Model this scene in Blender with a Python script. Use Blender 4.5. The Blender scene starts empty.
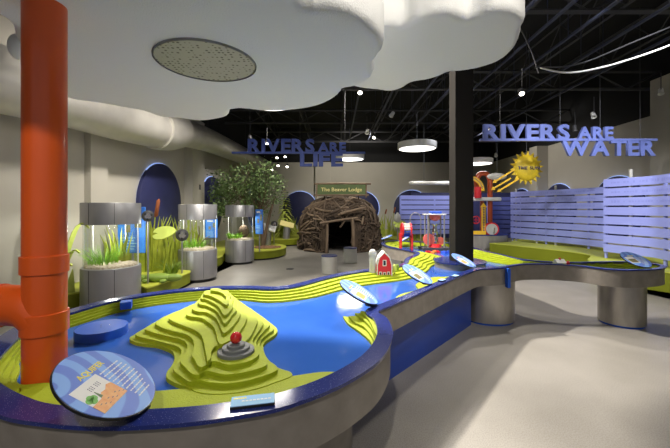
import bpy, bmesh, math, random
import numpy as np
from mathutils import Vector, Matrix
PI = math.pi
C = bpy.context.scene.collection
random.seed(7)
RNG = np.random.default_rng(5)
F = 335.0      # focal length in pixels
H = 1.4        # camera height
HZ = 208.0     # horizon row

def G(px, py, z):
    Y = (H - z) * F / (py - HZ)
    return ((px - 335) / F * Y, Y)
def AX(px, Y): return (px - 335) / F * Y
def AZ(py, Y): return H - (py - HZ) / F * Y

# ------------------------------------------------------------------ materials
M = {}
def mat(name, col, rough=0.5, metal=0.0, var=0.0, vscale=6.0, bump=0.0, bscale=60.0, coat=0.0, spec=0.5, emit=0.0, ecol=None, col2=None, aniso=None):
    m = bpy.data.materials.new(name); m.use_nodes = True
    nt = m.node_tree; N = nt.nodes; L = nt.links
    b = N['Principled BSDF']
    b.inputs['Roughness'].default_value = rough
    b.inputs['Metallic'].default_value = metal
    b.inputs['Coat Weight'].default_value = coat
    b.inputs['Coat Roughness'].default_value = 0.08
    b.inputs['Specular IOR Level'].default_value = spec
    tc = N.new('ShaderNodeTexCoord')
    if var > 0 or col2:
        n = N.new('ShaderNodeTexNoise'); n.inputs['Scale'].default_value = vscale; n.inputs['Detail'].default_value = 5
        if aniso:
            mp = N.new('ShaderNodeMapping'); mp.inputs['Scale'].default_value = aniso
            L.new(tc.outputs['Object'], mp.inputs['Vector']); L.new(mp.outputs['Vector'], n.inputs['Vector'])
        else: L.new(tc.outputs['Object'], n.inputs['Vector'])
        r = N.new('ShaderNodeValToRGB')
        c2 = col2 if col2 else tuple(min(1, c * (1 + var)) for c in col)
        c1 = tuple(c * (1 - var) for c in col) if not col2 else col
        r.color_ramp.elements[0].position = 0.32; r.color_ramp.elements[1].position = 0.68
        r.color_ramp.elements[0].color = (*c1, 1); r.color_ramp.elements[1].color = (*c2, 1)
        L.new(n.outputs['Fac'], r.inputs['Fac']); L.new(r.outputs['Color'], b.inputs['Base Color'])
    else:
        b.inputs['Base Color'].default_value = (*col, 1)
    if bump > 0:
        n = N.new('ShaderNodeTexNoise'); n.inputs['Scale'].default_value = bscale; n.inputs['Detail'].default_value = 4
        L.new(tc.outputs['Object'], n.inputs['Vector'])
        bp = N.new('ShaderNodeBump'); bp.inputs['Strength'].default_value = bump; bp.inputs['Distance'].default_value = 0.02
        L.new(n.outputs['Fac'], bp.inputs['Height']); L.new(bp.outputs['Normal'], b.inputs['Normal'])
    if emit > 0:
        b.inputs['Emission Color'].default_value = (*(ecol or col), 1); b.inputs['Emission Strength'].default_value = emit
    M[name] = m
    return m

mat('wall_paint', (.47, .445, .385), .85, var=.03, vscale=1.2, bump=.05)
mat('wall_dark', (.012, .012, .013), .9)
mat('ceiling_black', (.012, .012, .013), .95)
mat('steel_dark', (.05, .05, .055), .6)
mat('strip_blue', (.04, .045, .075), .5)
mat('column_paint', (.022, .020, .018), .9, spec=.08, var=.06, vscale=2)
mat('cloud_white', (.80, .81, .79), .7, bump=.3, bscale=130)
mat('duct', (.58, .56, .51), .42, metal=.35, var=.08, vscale=3)
mat('pipe_orange', (.76, .105, .010), .36, coat=.25, var=.04, vscale=3)
mat('lime', (.36, .43, .018), .6, var=.05, vscale=25, bump=.25, bscale=150, spec=.2)
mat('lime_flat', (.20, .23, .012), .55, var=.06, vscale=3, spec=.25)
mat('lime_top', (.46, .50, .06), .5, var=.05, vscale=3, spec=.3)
mat('blue_paint', (.018, .11, .62), .45, spec=.3)
mat('blue_panel', (.012, .06, .40), .35, coat=.2, var=.08, vscale=1.5)
mat('gray_ring', (.17, .18, .18), .6, bump=.2, bscale=200)
mat('red_gloss', (.62, .012, .015), .2, coat=.6)
mat('red_paint', (.62, .02, .03), .35, coat=.3)
mat('pink_red', (.8, .16, .13), .35, coat=.3)
mat('white_paint', (.75, .75, .72), .5)
mat('silo_gray', (.5, .5, .47), .6, bump=.3, bscale=80)
mat('black_plastic', (.012, .012, .012), .4)
mat('sign_back', (.01, .01, .01), .35)
mat('steel', (.42, .395, .36), .36, metal=.75, var=.16, vscale=7, aniso=(1, 1, .35))
mat('concrete_side', (.25, .225, .195), .5, metal=.15, var=.14, vscale=9, bump=.05)
mat('alu', (.36, .36, .37), .42, metal=.7, var=.08, vscale=5, aniso=(1, 1, .2))
mat('chrome', (.6, .6, .6), .2, metal=1)
mat('navy_disc', (.018, .022, .09), .6, var=.15, vscale=2)
mat('led_edge', (.35, .5, 1.0), .4, emit=.5, ecol=(.35, .5, 1))
mat('periwinkle', (.27, .31, .72), .5, var=.04, vscale=1.2)
mat('periwinkle_ink', (.23, .265, .65), .5)
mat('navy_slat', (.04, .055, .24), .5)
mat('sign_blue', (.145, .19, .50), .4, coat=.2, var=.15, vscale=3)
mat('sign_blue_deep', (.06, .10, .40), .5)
mat('sign_blue_mid', (.12, .2, .62), .4)
mat('lamp_white', (.8, .8, .78), .5)
mat('lamp_glow', (1, .98, .93), .5, emit=2.2)
mat('spot_glow', (1, .93, .8), .5, emit=9.0)
mat('yellow', (.85, .50, .02), .45)
mat('sun_yellow', (.60, .43, .015), .55, var=.18, vscale=7, bump=.2, bscale=30)
mat('ink', (.03, .03, .12), .5)
mat('yellow_text', (.9, .78, .08), .5)
mat('cream_text', (.85, .75, .30), .5)
mat('board_green', (.10, .15, .05), .6, var=.1, vscale=4)
mat('stick', (.05, .034, .022), .85, col2=(.15, .105, .07), vscale=2.3, bump=.4, bscale=40)
mat('stick_light', (.15, .105, .068), .8, col2=(.27, .195, .13), vscale=3, bump=.3, bscale=40)
mat('lodge_dark', (.02, .014, .01), .95)  # shade inside the lodge and between its sticks put into the shell colour
mat('stool_gray', (.42, .42, .39), .55, var=.06)
mat('stool_top', (.02, .03, .12), .5)
mat('leaf', (.06, .12, .035), .5, col2=(.18, .26, .09), vscale=9)
mat('leaf_bright', (.30, .55, .05), .5, col2=(.16, .40, .03), vscale=14)
mat('reed', (.20, .25, .012), .55, col2=(.36, .40, .03), vscale=5)
mat('lime_leaf', (.50, .60, .12), .5)
mat('cattail', (.25, .07, .02), .8)
mat('bark', (.12, .08, .05), .85, bump=.5, bscale=30)
mat('mulch', (.14, .07, .035), .9, col2=(.30, .17, .09), vscale=18, bump=.6, bscale=40)
mat('gravel', (.33, .25, .17), .8, col2=(.6, .52, .4), vscale=30, bump=.5, bscale=50)
mat('conifer', (.36, .46, .05), .55, col2=(.58, .62, .14), vscale=6)
mat('panel_blue', (.03, .16, .72), .4, col2=(.06, .30, .85), vscale=7)
mat('card_white', (.85, .85, .82), .6, spec=.2)
mat('card_orange', (.75, .30, .07), .5, col2=(.85, .45, .15), vscale=60)
mat('card_green', (.15, .50, .06), .5)
mat('card_brown', (.30, .20, .12), .5, col2=(.10, .18, .05), vscale=40)
mat('plate_blue', (.32, .58, .85), .6, spec=.2)
mat('exhibit_white', (.8, .8, .77), .4)
mat('orange_dark', (.45, .07, .012), .4, coat=.3)
mat('seam', (.03, .03, .03), .7)
mat('block_orange', (.85, .22, .03), .4)
mat('block_blue', (.03, .10, .6), .4)
mat('frog_green', (.20, .30, .04), .5)
mat('base_trim', (.02, .02, .02), .7)

# polished speckled floor
def floor_mat():
    m = mat('floor_stone', (.40, .38, .345), .42)
    nt = m.node_tree; N = nt.nodes; L = nt.links; b = N['Principled BSDF']
    tc = N.new('ShaderNodeTexCoord')
    n1 = N.new('ShaderNodeTexNoise'); n1.inputs['Scale'].default_value = 1.6; n1.inputs['Detail'].default_value = 6
    n2 = N.new('ShaderNodeTexNoise'); n2.inputs['Scale'].default_value = 130; n2.inputs['Detail'].default_value = 2
    for n in (n1, n2): L.new(tc.outputs['Object'], n.inputs['Vector'])
    r1 = N.new('ShaderNodeValToRGB'); r1.color_ramp.elements[0].position = .3; r1.color_ramp.elements[1].position = .7
    r1.color_ramp.elements[0].color = (.33, .31, .275, 1); r1.color_ramp.elements[1].color = (.43, .405, .365, 1)
    r2 = N.new('ShaderNodeValToRGB'); r2.color_ramp.elements[0].position = .36; r2.color_ramp.elements[1].position = .58
    r2.color_ramp.elements[0].color = (.68, .67, .65, 1); r2.color_ramp.elements[1].color = (1, 1, 1, 1)
    mx = N.new('ShaderNodeMix'); mx.data_type = 'RGBA'; mx.blend_type = 'MULTIPLY'; mx.inputs['Factor'].default_value = .75
    L.new(n1.outputs['Fac'], r1.inputs['Fac']); L.new(n2.outputs['Fac'], r2.inputs['Fac'])
    L.new(r1.outputs['Color'], mx.inputs[6]); L.new(r2.outputs['Color'], mx.inputs[7])
    L.new(mx.outputs[2], b.inputs['Base Color'])
floor_mat()
def rim_mat():
    m = mat('rim_terrazzo', (.012, .02, .11), .16, coat=.2, spec=.4)
    nt = m.node_tree; N = nt.nodes; L = nt.links; b = N['Principled BSDF']
    tc = N.new('ShaderNodeTexCoord'); v = N.new('ShaderNodeTexVoronoi'); v.inputs['Scale'].default_value = 150
    L.new(tc.outputs['Object'], v.inputs['Vector'])
    r = N.new('ShaderNodeValToRGB'); e = r.color_ramp.elements
    e[0].position = .12; e[0].color = (.22, .26, .5, 1); e[1].position = .2; e[1].color = (.018, .030, .17, 1)
    L.new(v.outputs['Distance'], r.inputs['Fac']); L.new(r.outputs['Color'], b.inputs['Base Color'])
rim_mat()
def water_mat():
    m = mat('water_blue', (.02, .105, .52), .09, coat=.4, bump=0)
    nt = m.node_tree; N = nt.nodes; L = nt.links; b = N['Principled BSDF']
    tc = N.new('ShaderNodeTexCoord')
    n = N.new('ShaderNodeTexNoise'); n.inputs['Scale'].default_value = 9; n.inputs['Detail'].default_value = 3
    L.new(tc.outputs['Object'], n.inputs['Vector'])
    bp = N.new('ShaderNodeBump'); bp.inputs['Strength'].default_value = .12; bp.inputs['Distance'].default_value = .01
    L.new(n.outputs['Fac'], bp.inputs['Height']); L.new(bp.outputs['Normal'], b.inputs['Normal'])
    n2 = N.new('ShaderNodeTexNoise'); n2.inputs['Scale'].default_value = 2.2; n2.inputs['Detail'].default_value = 4
    L.new(tc.outputs['Object'], n2.inputs['Vector'])
    r = N.new('ShaderNodeValToRGB'); e = r.color_ramp.elements
    e[0].position = .35; e[0].color = (.03, .115, .50, 1); e[1].position = .7; e[1].color = (.045, .15, .58, 1)
    L.new(n2.outputs['Fac'], r.inputs['Fac']); L.new(r.outputs['Color'], b.inputs['Base Color'])
water_mat()
def swirl_mat():
    m = mat('disc_print', (.2, .35, .8), .5, spec=.25)
    nt = m.node_tree; N = nt.nodes; L = nt.links; b = N['Principled BSDF']
    tc = N.new('ShaderNodeTexCoord')
    mp = N.new('ShaderNodeMapping'); mp.inputs['Location'].default_value = (.13, -.10, 0)
    w = N.new('ShaderNodeTexWave'); w.wave_type = 'RINGS'; w.rings_direction = 'Z'; w.inputs['Scale'].default_value = 4.2
    w.inputs['Distortion'].default_value = 2.5; w.inputs['Detail'].default_value = 0; w.inputs['Detail Scale'].default_value = 1.5
    L.new(tc.outputs['Object'], mp.inputs['Vector']); L.new(mp.outputs['Vector'], w.inputs['Vector'])
    r = N.new('ShaderNodeValToRGB'); e = r.color_ramp.elements
    e[0].position = .42; e[0].color = (.15, .25, .72, 1); e[1].position = .6; e[1].color = (.24, .44, .88, 1)
    L.new(w.outputs['Fac'], r.inputs['Fac']); L.new(r.outputs['Color'], b.inputs['Base Color'])
swirl_mat()
def glass_mat():
    m = bpy.data.materials.new('acrylic'); m.use_nodes = True; nt = m.node_tree; N = nt.nodes; L = nt.links
    N.remove(N['Principled BSDF'])
    t = N.new('ShaderNodeBsdfTransparent'); t.inputs['Color'].default_value = (.93, .96, .94, 1)
    g = N.new('ShaderNodeBsdfGlossy'); g.inputs['Roughness'].default_value = .05
    f = N.new('ShaderNodeLayerWeight'); f.inputs['Blend'].default_value = .35
    mu = N.new('ShaderNodeMath'); mu.operation = 'MULTIPLY'; mu.inputs[1].default_value = .45
    mx = N.new('ShaderNodeMixShader')
    L.new(f.outputs['Facing'], mu.inputs[0]); L.new(mu.outputs[0], mx.inputs['Fac'])
    L.new(t.outputs[0], mx.inputs[1]); L.new(g.outputs[0], mx.inputs[2])
    L.new(mx.outputs[0], N['Material Output'].inputs['Surface'])
    M['acrylic'] = m
glass_mat()
def perf_mat():
    m = mat('perforated', (.30, .30, .25), .5, metal=.5)
    nt = m.node_tree; N = nt.nodes; L = nt.links; b = N['Principled BSDF']
    tc = N.new('ShaderNodeTexCoord'); v = N.new('ShaderNodeTexVoronoi'); v.inputs['Scale'].default_value = 34
    v.inputs['Randomness'].default_value = .35
    L.new(tc.outputs['Object'], v.inputs['Vector'])
    r = N.new('ShaderNodeValToRGB'); e = r.color_ramp.elements
    e[0].position = .22; e[0].color = (.09, .09, .06, 1); e[1].position = .34; e[1].color = (.42, .42, .34, 1)
    L.new(v.outputs['Distance'], r.inputs['Fac']); L.new(r.outputs['Color'], b.inputs['Base Color'])
perf_mat()

# ------------------------------------------------------------------ object helpers
def link(name, me, m, parent=None, loc=None):
    o = bpy.data.objects.new(name, me); C.objects.link(o)
    if m is not None and hasattr(me, 'materials'):
        me.materials.clear(); me.materials.append(M[m])
    if parent is not None: o.parent = parent
    if loc is not None: o.location = loc
    return o
def tag(o, label, cat, group=None, kind=None):
    o['label'] = label; o['category'] = cat
    if group: o['group'] = group
    if kind: o['kind'] = kind
    return o
def thing(name, label, cat, loc=(0, 0, 0), rz=0, group=None):
    o = bpy.data.objects.new(name, None); C.objects.link(o)
    o.location = loc; o.rotation_euler = (0, 0, rz); o.empty_display_size = .1
    return tag(o, label, cat, group)
def struct(o):
    o['kind'] = 'structure'; return o
def copy_tree(o, parent=None):
    c = o.copy(); C.objects.link(c)
    if parent is not None: c.parent = parent
    for ch in list(o.children): copy_tree(ch, c)
    return c

class MB:
    def __init__(s): s.v = []; s.f = []
    def add(s, vs, fs):
        o = len(s.v); s.v += [tuple(v) for v in vs]; s.f += [tuple(i + o for i in f) for f in fs]; return s
    def box(s, x0, y0, z0, x1, y1, z1):
        return s.add([(x0,y0,z0),(x1,y0,z0),(x1,y1,z0),(x0,y1,z0),(x0,y0,z1),(x1,y0,z1),(x1,y1,z1),(x0,y1,z1)],
                     [(0,3,2,1),(4,5,6,7),(0,1,5,4),(1,2,6,5),(2,3,7,6),(3,0,4,7)])
    def prism(s, pts, z0, z1, top=True, bottom=True):
        n = len(pts); vs = [(p[0], p[1], z0) for p in pts] + [(p[0], p[1], z1) for p in pts]
        fs = [(i, (i+1) % n, n + (i+1) % n, n + i) for i in range(n)]
        if bottom: fs.append(tuple(range(n-1, -1, -1)))
        if top: fs.append(tuple(range(n, 2*n)))
        return s.add(vs, fs)
    def tube(s, path, r, n=10, caps=True, closed=False):
        P = [Vector(p) for p in path]; m = len(P)
        rs = r if isinstance(r, (list, tuple)) else [r] * m
        vs = []; up = None
        for i in range(m):
            if closed: t = (P[(i+1) % m] - P[i-1]).normalized()
            else: t = (P[min(i+1, m-1)] - P[max(i-1, 0)]).normalized()
            if up is None:
                up = Vector((0, 0, 1)) if abs(t.z) < .9 else Vector((1, 0, 0))
            u = (up - t * up.dot(t)).normalized(); w = t.cross(u); up = u
            for k in range(n):
                a = 2*PI*k/n; vs.append(P[i] + rs[i] * (u*math.cos(a) + w*math.sin(a)))
        fs = []
        for i in range(m if closed else m-1):
            j = (i+1) % m
            for k in range(n): fs.append((i*n+k, i*n+(k+1) % n, j*n+(k+1) % n, j*n+k))
        if caps and not closed: fs += [tuple(range(n-1, -1, -1)), tuple((m-1)*n+k for k in range(n))]
        return s.add(vs, fs)
    def lathe(s, prof, c=(0, 0, 0), n=40, capb=True, capt=True, a0=0, a1=2*PI):
        vs = []; m = len(prof); full = abs(a1-a0-2*PI) < 1e-6
        cnt = n if full else n+1
        for r, z in prof:
            for k in range(cnt):
                a = a0 + (a1-a0)*k/n; vs.append((c[0]+r*math.cos(a), c[1]+r*math.sin(a), c[2]+z))
        fs = []
        for i in range(m-1):
            for k in range(n):
                k2 = (k+1) % cnt if full else k+1
                fs.append((i*cnt+k, i*cnt+k2, (i+1)*cnt+k2, (i+1)*cnt+k))
        if full:
            if capb: fs.append(tuple(range(cnt-1, -1, -1)))
            if capt: fs.append(tuple((m-1)*cnt+k for k in range(cnt)))
        return s.add(vs, fs)
    def ball(s, c, r, n=16, sc=(1, 1, 1)):
        prof = [(max(1e-4, math.sin(PI*i/n)), -math.cos(PI*i/n)) for i in range(n+1)]
        o = len(s.v); s.lathe(prof, n=n+4)
        s.v[o:] = [(c[0]+v[0]*r*sc[0], c[1]+v[1]*r*sc[1], c[2]+v[2]*r*sc[2]) for v in s.v[o:]]
        return s
    def xf(s, mtx):
        s.v = [tuple(mtx @ Vector(v)) for v in s.v]; return s
    def mesh(s, smooth=None):
        me = bpy.data.meshes.new('m'); me.from_pydata(s.v, [], s.f); me.update()
        bm = bmesh.new(); bm.from_mesh(me); bmesh.ops.remove_doubles(bm, verts=bm.verts, dist=1e-6) if smooth else None
        bmesh.ops.recalc_face_normals(bm, faces=bm.faces); bm.to_mesh(me); bm.free()
        if smooth:
            me.polygons.foreach_set('use_smooth', [True]*len(me.polygons))
            me.set_sharp_from_angle(angle=math.radians(smooth))
        return me
    def build(s, name, m, parent=None, loc=None, smooth=None, bevel=0):
        o = link(name, s.mesh(smooth), m, parent, loc)
        if bevel:
            b = o.modifiers.new('b', 'BEVEL'); b.width = bevel; b.segments = 2; b.limit_method = 'ANGLE'
        return o

def catmull(P, per=8, closed=True):
    P = [np.array(p, float) for p in P]; n = len(P); out = []
    for i in range(n if closed else n-1):
        p0 = P[(i-1) % n] if closed or i > 0 else P[0]
        p1, p2 = P[i], P[(i+1) % n]
        p3 = P[(i+2) % n] if closed or i+2 < n else P[-1]
        # centripetal-ish
        d = lambda a, b: max(1e-4, np.linalg.norm(a[:2]-b[:2])) ** .5
        t0 = 0; t1 = t0 + d(p0, p1); t2 = t1 + d(p1, p2); t3 = t2 + d(p2, p3)
        for k in range(per):
            t = t1 + (t2-t1)*k/per
            a1 = p1 if t1-t0 < .011 else (t1-t)/(t1-t0)*p0 + (t-t0)/(t1-t0)*p1
            a2 = (t2-t)/(t2-t1)*p1 + (t-t1)/(t2-t1)*p2
            a3 = p2 if t3-t2 < .011 else (t3-t)/(t3-t2)*p2 + (t-t2)/(t3-t2)*p3
            b1 = (t2-t)/(t2-t0)*a1 + (t-t0)/(t2-t0)*a2
            b2 = (t3-t)/(t3-t1)*a2 + (t-t1)/(t3-t1)*a3
            out.append((t2-t)/(t2-t1)*b1 + (t-t1)/(t2-t1)*b2)
    if not closed: out.append(P[-1])
    return np.array(out)
def offset(L, w):
    """inward offset of a CCW closed loop"""
    L = np.asarray(L)[:, :2]; n = len(L)
    t = np.roll(L, -1, 0) - np.roll(L, 1, 0); t /= np.linalg.norm(t, axis=1)[:, None]
    nn = np.stack([-t[:, 1], t[:, 0]], 1)
    return L + nn * np.asarray(w).reshape(-1, 1)
def area(L): return .5*np.sum(L[:, 0]*np.roll(L[:, 1], -1) - np.roll(L[:, 0], -1)*L[:, 1])

def text_mesh(txt, size, depth=.01, bold=0.0, align='CENTER', spacing=1.0):
    cu = bpy.data.curves.new('t', 'FONT'); cu.body = txt; cu.size = size; cu.extrude = depth/2; cu.offset = bold*size
    cu.align_x = align; cu.align_y = 'BOTTOM_BASELINE'; cu.resolution_u = 3; cu.space_character = spacing
    o = bpy.data.objects.new('t', cu); C.objects.link(o)
    bpy.context.view_layer.update()
    me = bpy.data.meshes.new_from_object(o.evaluated_get(bpy.context.evaluated_depsgraph_get()))
    bpy.data.objects.remove(o); bpy.data.curves.remove(cu)
    return me
def mesh_xf(me, mtx): me.transform(mtx); return me
def bounds(me):
    a = np.array([v.co[:] for v in me.vertices]); return a.min(0), a.max(0)

# ------------------------------------------------------------------ camera
cam = bpy.data.cameras.new('camera'); camo = bpy.data.objects.new('camera', cam); C.objects.link(camo)
cam.sensor_width = 36; cam.lens = 18.0; cam.shift_y = -16/670; cam.clip_start = .05
camo.location = (0, 0, H); camo.rotation_euler = (PI/2, 0, 0)
bpy.context.scene.camera = camo

# ------------------------------------------------------------------ room shell
XL, XR, YB, YF, ZC = -4.0, 8.4, 18.0, -4.0, 5.7
ZP = 3.85      # where the pale paint stops
struct(MB().box(XL-.2, YF, -.1, XR+.2, YB+.2, 0).build('floor', 'floor_stone'))
struct(MB().box(XL-.2, YF, ZC, XR+.2, YB+.2, ZC+.1).build('ceiling', 'ceiling_black'))
wl = struct(MB().box(XL-.2, YF, 0, XL, YB, ZP).build('wall_left', 'wall_paint'))
MB().box(XL-.2, YF, ZP, XL, YB, ZC).build('upper_wall', 'wall_dark', wl)
wr = struct(MB().box(XR, YF, 0, XR+.2, YB, ZP).build('wall_right', 'wall_paint'))
MB().box(XR, YF, ZP, XR+.2, YB, ZC).build('upper_wall', 'wall_dark', wr)
wb = struct(MB().box(XL, YB, 0, XR, YB+.2, ZP).build('wall_back', 'wall_paint'))
MB().box(XL, YB, ZP, XR, YB+.2, ZC).build('upper_wall', 'wall_dark', wb)
k = 0
for y0, y1, d in ((5.35, 5.75, .10), (8.9, 9.7, .22), (13.0, 13.7, .18)):
    k += 1; struct(MB().box(XL, y0, 0, XL+d, y1, ZP).build('trim_%d' % k, 'wall_paint'))
for x0, x1 in ((-1.05, -.25),(6.5,7.0)):
    k += 1; struct(MB().box(x0, YB-.18, 0, x1, YB, ZP).build('trim_%d' % k, 'wall_paint'))
k += 1; struct(MB().box(7.95, 7.3, 0, XR, 8.45, 4.6).build('trim_%d' % k, 'wall_paint'))
k += 1; struct(MB().box(7.95, 13.2, 0, XR, 13.7, ZP).build('trim_%d' % k, 'wall_paint'))

# steel column through the table
CX, CY = 1.625, 4.32
struct(MB().box(CX-.115, CY-.115, 0, CX+.115, CY+.115, ZC).build('column', 'column_paint', bevel=.006))
bpy.data.objects['column'].name = 'trim_%d' % (k+1)

# ------------------------------------------------------------------ ceiling steelwork
def truss(x0, y0, x1, y1, zb, zt, name, step=1.1, r=.035):
    mb = MB(); L = math.hypot(x1-x0, y1-y0); n = int(L/step); ux, uy = (x1-x0)/L, (y1-y0)/L
    mb.tube([(x0, y0, zb), (x1, y1, zb)], r, 4); mb.tube([(x0, y0, zt), (x1, y1, zt)], r, 4)
    for i in range(n):
        a = (x0+ux*L*i/n, y0+uy*L*i/n); b = (x0+ux*L*(i+.5)/n, y0+uy*L*(i+.5)/n); c = (x0+ux*L*(i+1)/n, y0+uy*L*(i+1)/n)
        mb.tube([(*a, zt), (*b, zb)], r*.5, 4); mb.tube([(*b, zb), (*c, zt)], r*.5, 4)
    return mb.build(name, 'steel_dark')
for i, x in enumerate((-2.9, -1.3, .3, 1.9, 3.5, 5.1, 6.7)):
    o = truss(x, YF+.1, x, YB-.1, 4.95, 5.55, 'roof_joist', r=.028)
    tag(o, 'dark open-web roof joist running away from the viewer under the black ceiling', 'roof joist', 'open-web roof joists')
for i, y in enumerate((5.2, 8.6, 12.0, 15.4)):
    o = truss(XL+.05, y, XR-.05, y, 4.45, 4.9, 'roof_girder', step=1.6, r=.045)
    tag(o, ['nearest', 'second nearest', 'third nearest', 'farthest'][i] + ' of the dark steel girders crossing the room under the ceiling', 'girder', 'roof girders')
def channel(x, y0, y1, z, name='ceiling_channel'):
    mb = MB().box(x-.02, y0, z-.02, x+.02, y1, z+.02)
    y = y0+.3
    while y < y1: mb.tube([(x, y, z), (x, y, 5.6)], .008, 5); y += 1.7
    return mb.build(name, 'strip_blue')
for x, y0, y1 in ((2.2, 2.5, 14), (2.75, 3.0, 14), (3.3, 3.2, 12), (3.9, 3.6, 12), (4.7, 4.4, 13), (1.4, 4.5, 14), (5.6, 5, 15), (.6, 5, 14)):
    tag(channel(x, y0, y1, 4.25), 'thin blue-grey metal channel hung on rods high above the aisle', 'ceiling channel', 'hung ceiling channels')
cable = catmull([(3.25, 5.3, 3.62), (3.7, 5.35, 3.56), (4.2, 5.3, 3.62), (4.75, 5.1, 3.75), (5.3, 5.0, 3.95), (6.2, 4.9, 4.3)], 8, False)
tag(MB().tube([tuple(p) for p in cable], .014, 8).build('ceiling_cable', 'exhibit_white', smooth=60), 'pale curved cable swooping under the black ceiling, right of the hanging cloud', 'cable')
cable = catmull([(1.9, 4.0, 3.75), (2.25, 4.4, 4.0), (2.75, 4.9, 3.95), (3.02, 5.1, 3.7), (3.1, 5.1, 3.45)], 8, False)
tag(MB().tube([tuple(p) for p in cable], .010, 8).build('ceiling_cable', 'steel_dark', smooth=60), 'dark cable curving out from behind the right end of the hanging cloud', 'cable')
cn = catmull([(3.05, 5.1, 3.55), (3.7, 5.15, 3.6), (4.6, 5.1, 3.95), (6.0, 4.9, 4.5)], 8, False)
tag(MB().tube([tuple(p) for p in cn], .012, 8).build('ceiling_conduit', 'steel_dark', smooth=60), 'grey conduit with couplings rising to the right above the pale cable', 'conduit')

# track spotlights (px, py, Y) ------------------------------------------------
def spotlight(px, py, Y, aim, label, lit=True, s=1.0, energy=0, blend=.6, size=60, rad=.08, col=(1, .93, .82), drop=None):
    x, z = AX(px, Y), AZ(py, Y)
    t = thing('track_spotlight', label, 'spotlight', (x, Y, z), 0, 'track spotlights')
    d = (Vector(aim) - Vector((x, Y, z))).normalized()
    q = d.to_track_quat('-Z', 'Y').to_matrix().to_4x4()
    mb = MB().lathe([(.03*s, .17*s), (.05*s, .15*s), (.055*s, .05*s), (.065*s, 0), (.058*s, 0), (.052*s, .03*s)], n=14, capt=False, capb=True).xf(q)
    mb.build('lamp_head', 'exhibit_white' if not lit else 'steel_dark', t, smooth=40)
    if lit:
        MB().lathe([(.05*s, .012), (.0005, .010)], n=14, capb=False, capt=False).xf(q).build('lens', 'spot_glow', t)
    top = (drop or min(5.5, z+.45)) - z
    MB().tube([(0, 0, .1*s), (0, 0, top)], .009*s, 6).build('stem', 'steel_dark', t)
    return t
def lamp(loc, aim, energy, size=60, blend=.7, rad=.12, col=(1, .93, .83)):
    l = bpy.data.lights.new('spot', 'SPOT'); l.energy = energy; l.spot_size = math.radians(size); l.spot_blend = blend
    l.shadow_soft_size = rad; l.color = col
    o = bpy.data.objects.new('spot', l); C.objects.link(o); o.location = loc
    o.rotation_euler = (Vector(aim)-Vector(loc)).to_track_quat('-Z', 'Y').to_euler()
    return o
SPOTS = [
 (522, 94, 6.0, (3, 3, 0), 'bright lit track spotlight above the word RIVERS in the right-hand hanging letters', 1),
 (360, 93, 7.0, (0, 4, 0), 'lit track spotlight just below the right edge of the near hanging cloud', 1),
 (374, 138, 9.5, (0, 7, 0), 'small lit spotlight left of the hanging ring lamp in mid-room', 1),
 (391, 116, 8.0, (-1, 6, 0), 'unlit pale spotlight cluster between the cloud and the mid-room ring lamp', 0),
 (367, 133, 9.0, (0, 6, 0), 'small unlit pale spotlight up and left of the mid-room ring lamp', 0),
 (471, 128, 9.0, (2, 6, 0), 'small lit spotlight just right of the dark column', 1),
 (594, 117, 7.5, (5, 5, 0), 'pale track spotlight above the word ARE in the right-hand letters', 0),
 (575, 131, 7.9, (6, 8, 1), 'small lit spotlight tucked between the words RIVERS and ARE on the right', 1),
 (496, 156, 11, (4, 8, 0), 'pale spotlight above the yellow sun near the ceiling line', 0),
 (661, 94, 7.0, (6, 6, 1), 'pale track spotlight at the far right edge above the word WATER', 0),
 (250, 140, 9.0, (-2, 8, 0), 'lit spotlight left of the R of the blue left-hand hanging letters', 1),
 (267, 144, 9.2, (-2, 8, 0), 'lit spotlight glowing behind the first letters of the left-hand hanging words', 1),
 (277, 158, 12, (-2, 10, 0), 'upper left one of four small spotlights clustered above the leafy tree', 1),
 (285, 157, 12.3, (-2, 10, 0), 'upper right one of four small spotlights clustered above the leafy tree', 1),
 (278, 166, 12.6, (-2, 10, 0), 'lower left one of four small spotlights clustered above the leafy tree', 1),
 (287, 167, 12.9, (-2, 10, 0), 'lower right one of four small spotlights clustered above the leafy tree', 1),
 (272, 170, 13.4, (-2, 10, 0), 'bright spotlight at the end of the round duct above the leafy tree', 1),
]
for px, py, Y, aim, lab, lit in SPOTS: spotlight(px, py, Y, aim, lab, bool(lit), s=.85)

# pendant ring lamps ----------------------------------------------------------
def pendant(px, py, Y, r, label, h=.16):
    x, z = AX(px, Y), AZ(py, Y)
    t = thing('ring_lamp', label, 'pendant lamp', (x, Y, z), 0, 'round white pendant lamps')
    MB().lathe([(r*.93, 0), (r, .015), (r, h), (r*.96, h+.01), (.02, h+.015)], n=48, capb=False, capt=True).build('drum', 'lamp_white', t, smooth=40)
    MB().lathe([(r*.93, .012), (.001, .008)], n=48, capb=False, capt=False).build('diffuser', 'lamp_glow', t)
    MB().tube([(0, 0, h), (0, 0, 5.6-z)], .0035, 6).build('cord', 'steel_dark', t)
    l = bpy.data.lights.new('disc', 'AREA'); l.shape = 'DISK'; l.size = r*1.8; l.energy = 14; l.color = (1, .95, .88)
    o = bpy.data.objects.new('disc', l); C.objects.link(o); o.location = (x, Y, z-.02)
    return t
pendant(417, 149, 8.8, .50, 'round white pendant lamp hanging in mid-room, left of the dark column')
pendant(350, 159.5, 11.3, .48, 'round white pendant lamp partly behind the last letters of the left-hand sign')
pendant(477, 164, 11.3, .50, 'round white pendant lamp just right of the dark column, above the red machine')
pendant(270, 104.5, 5.6, .40, 'round lamp glowing above the back edge of the near hanging cloud')

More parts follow.
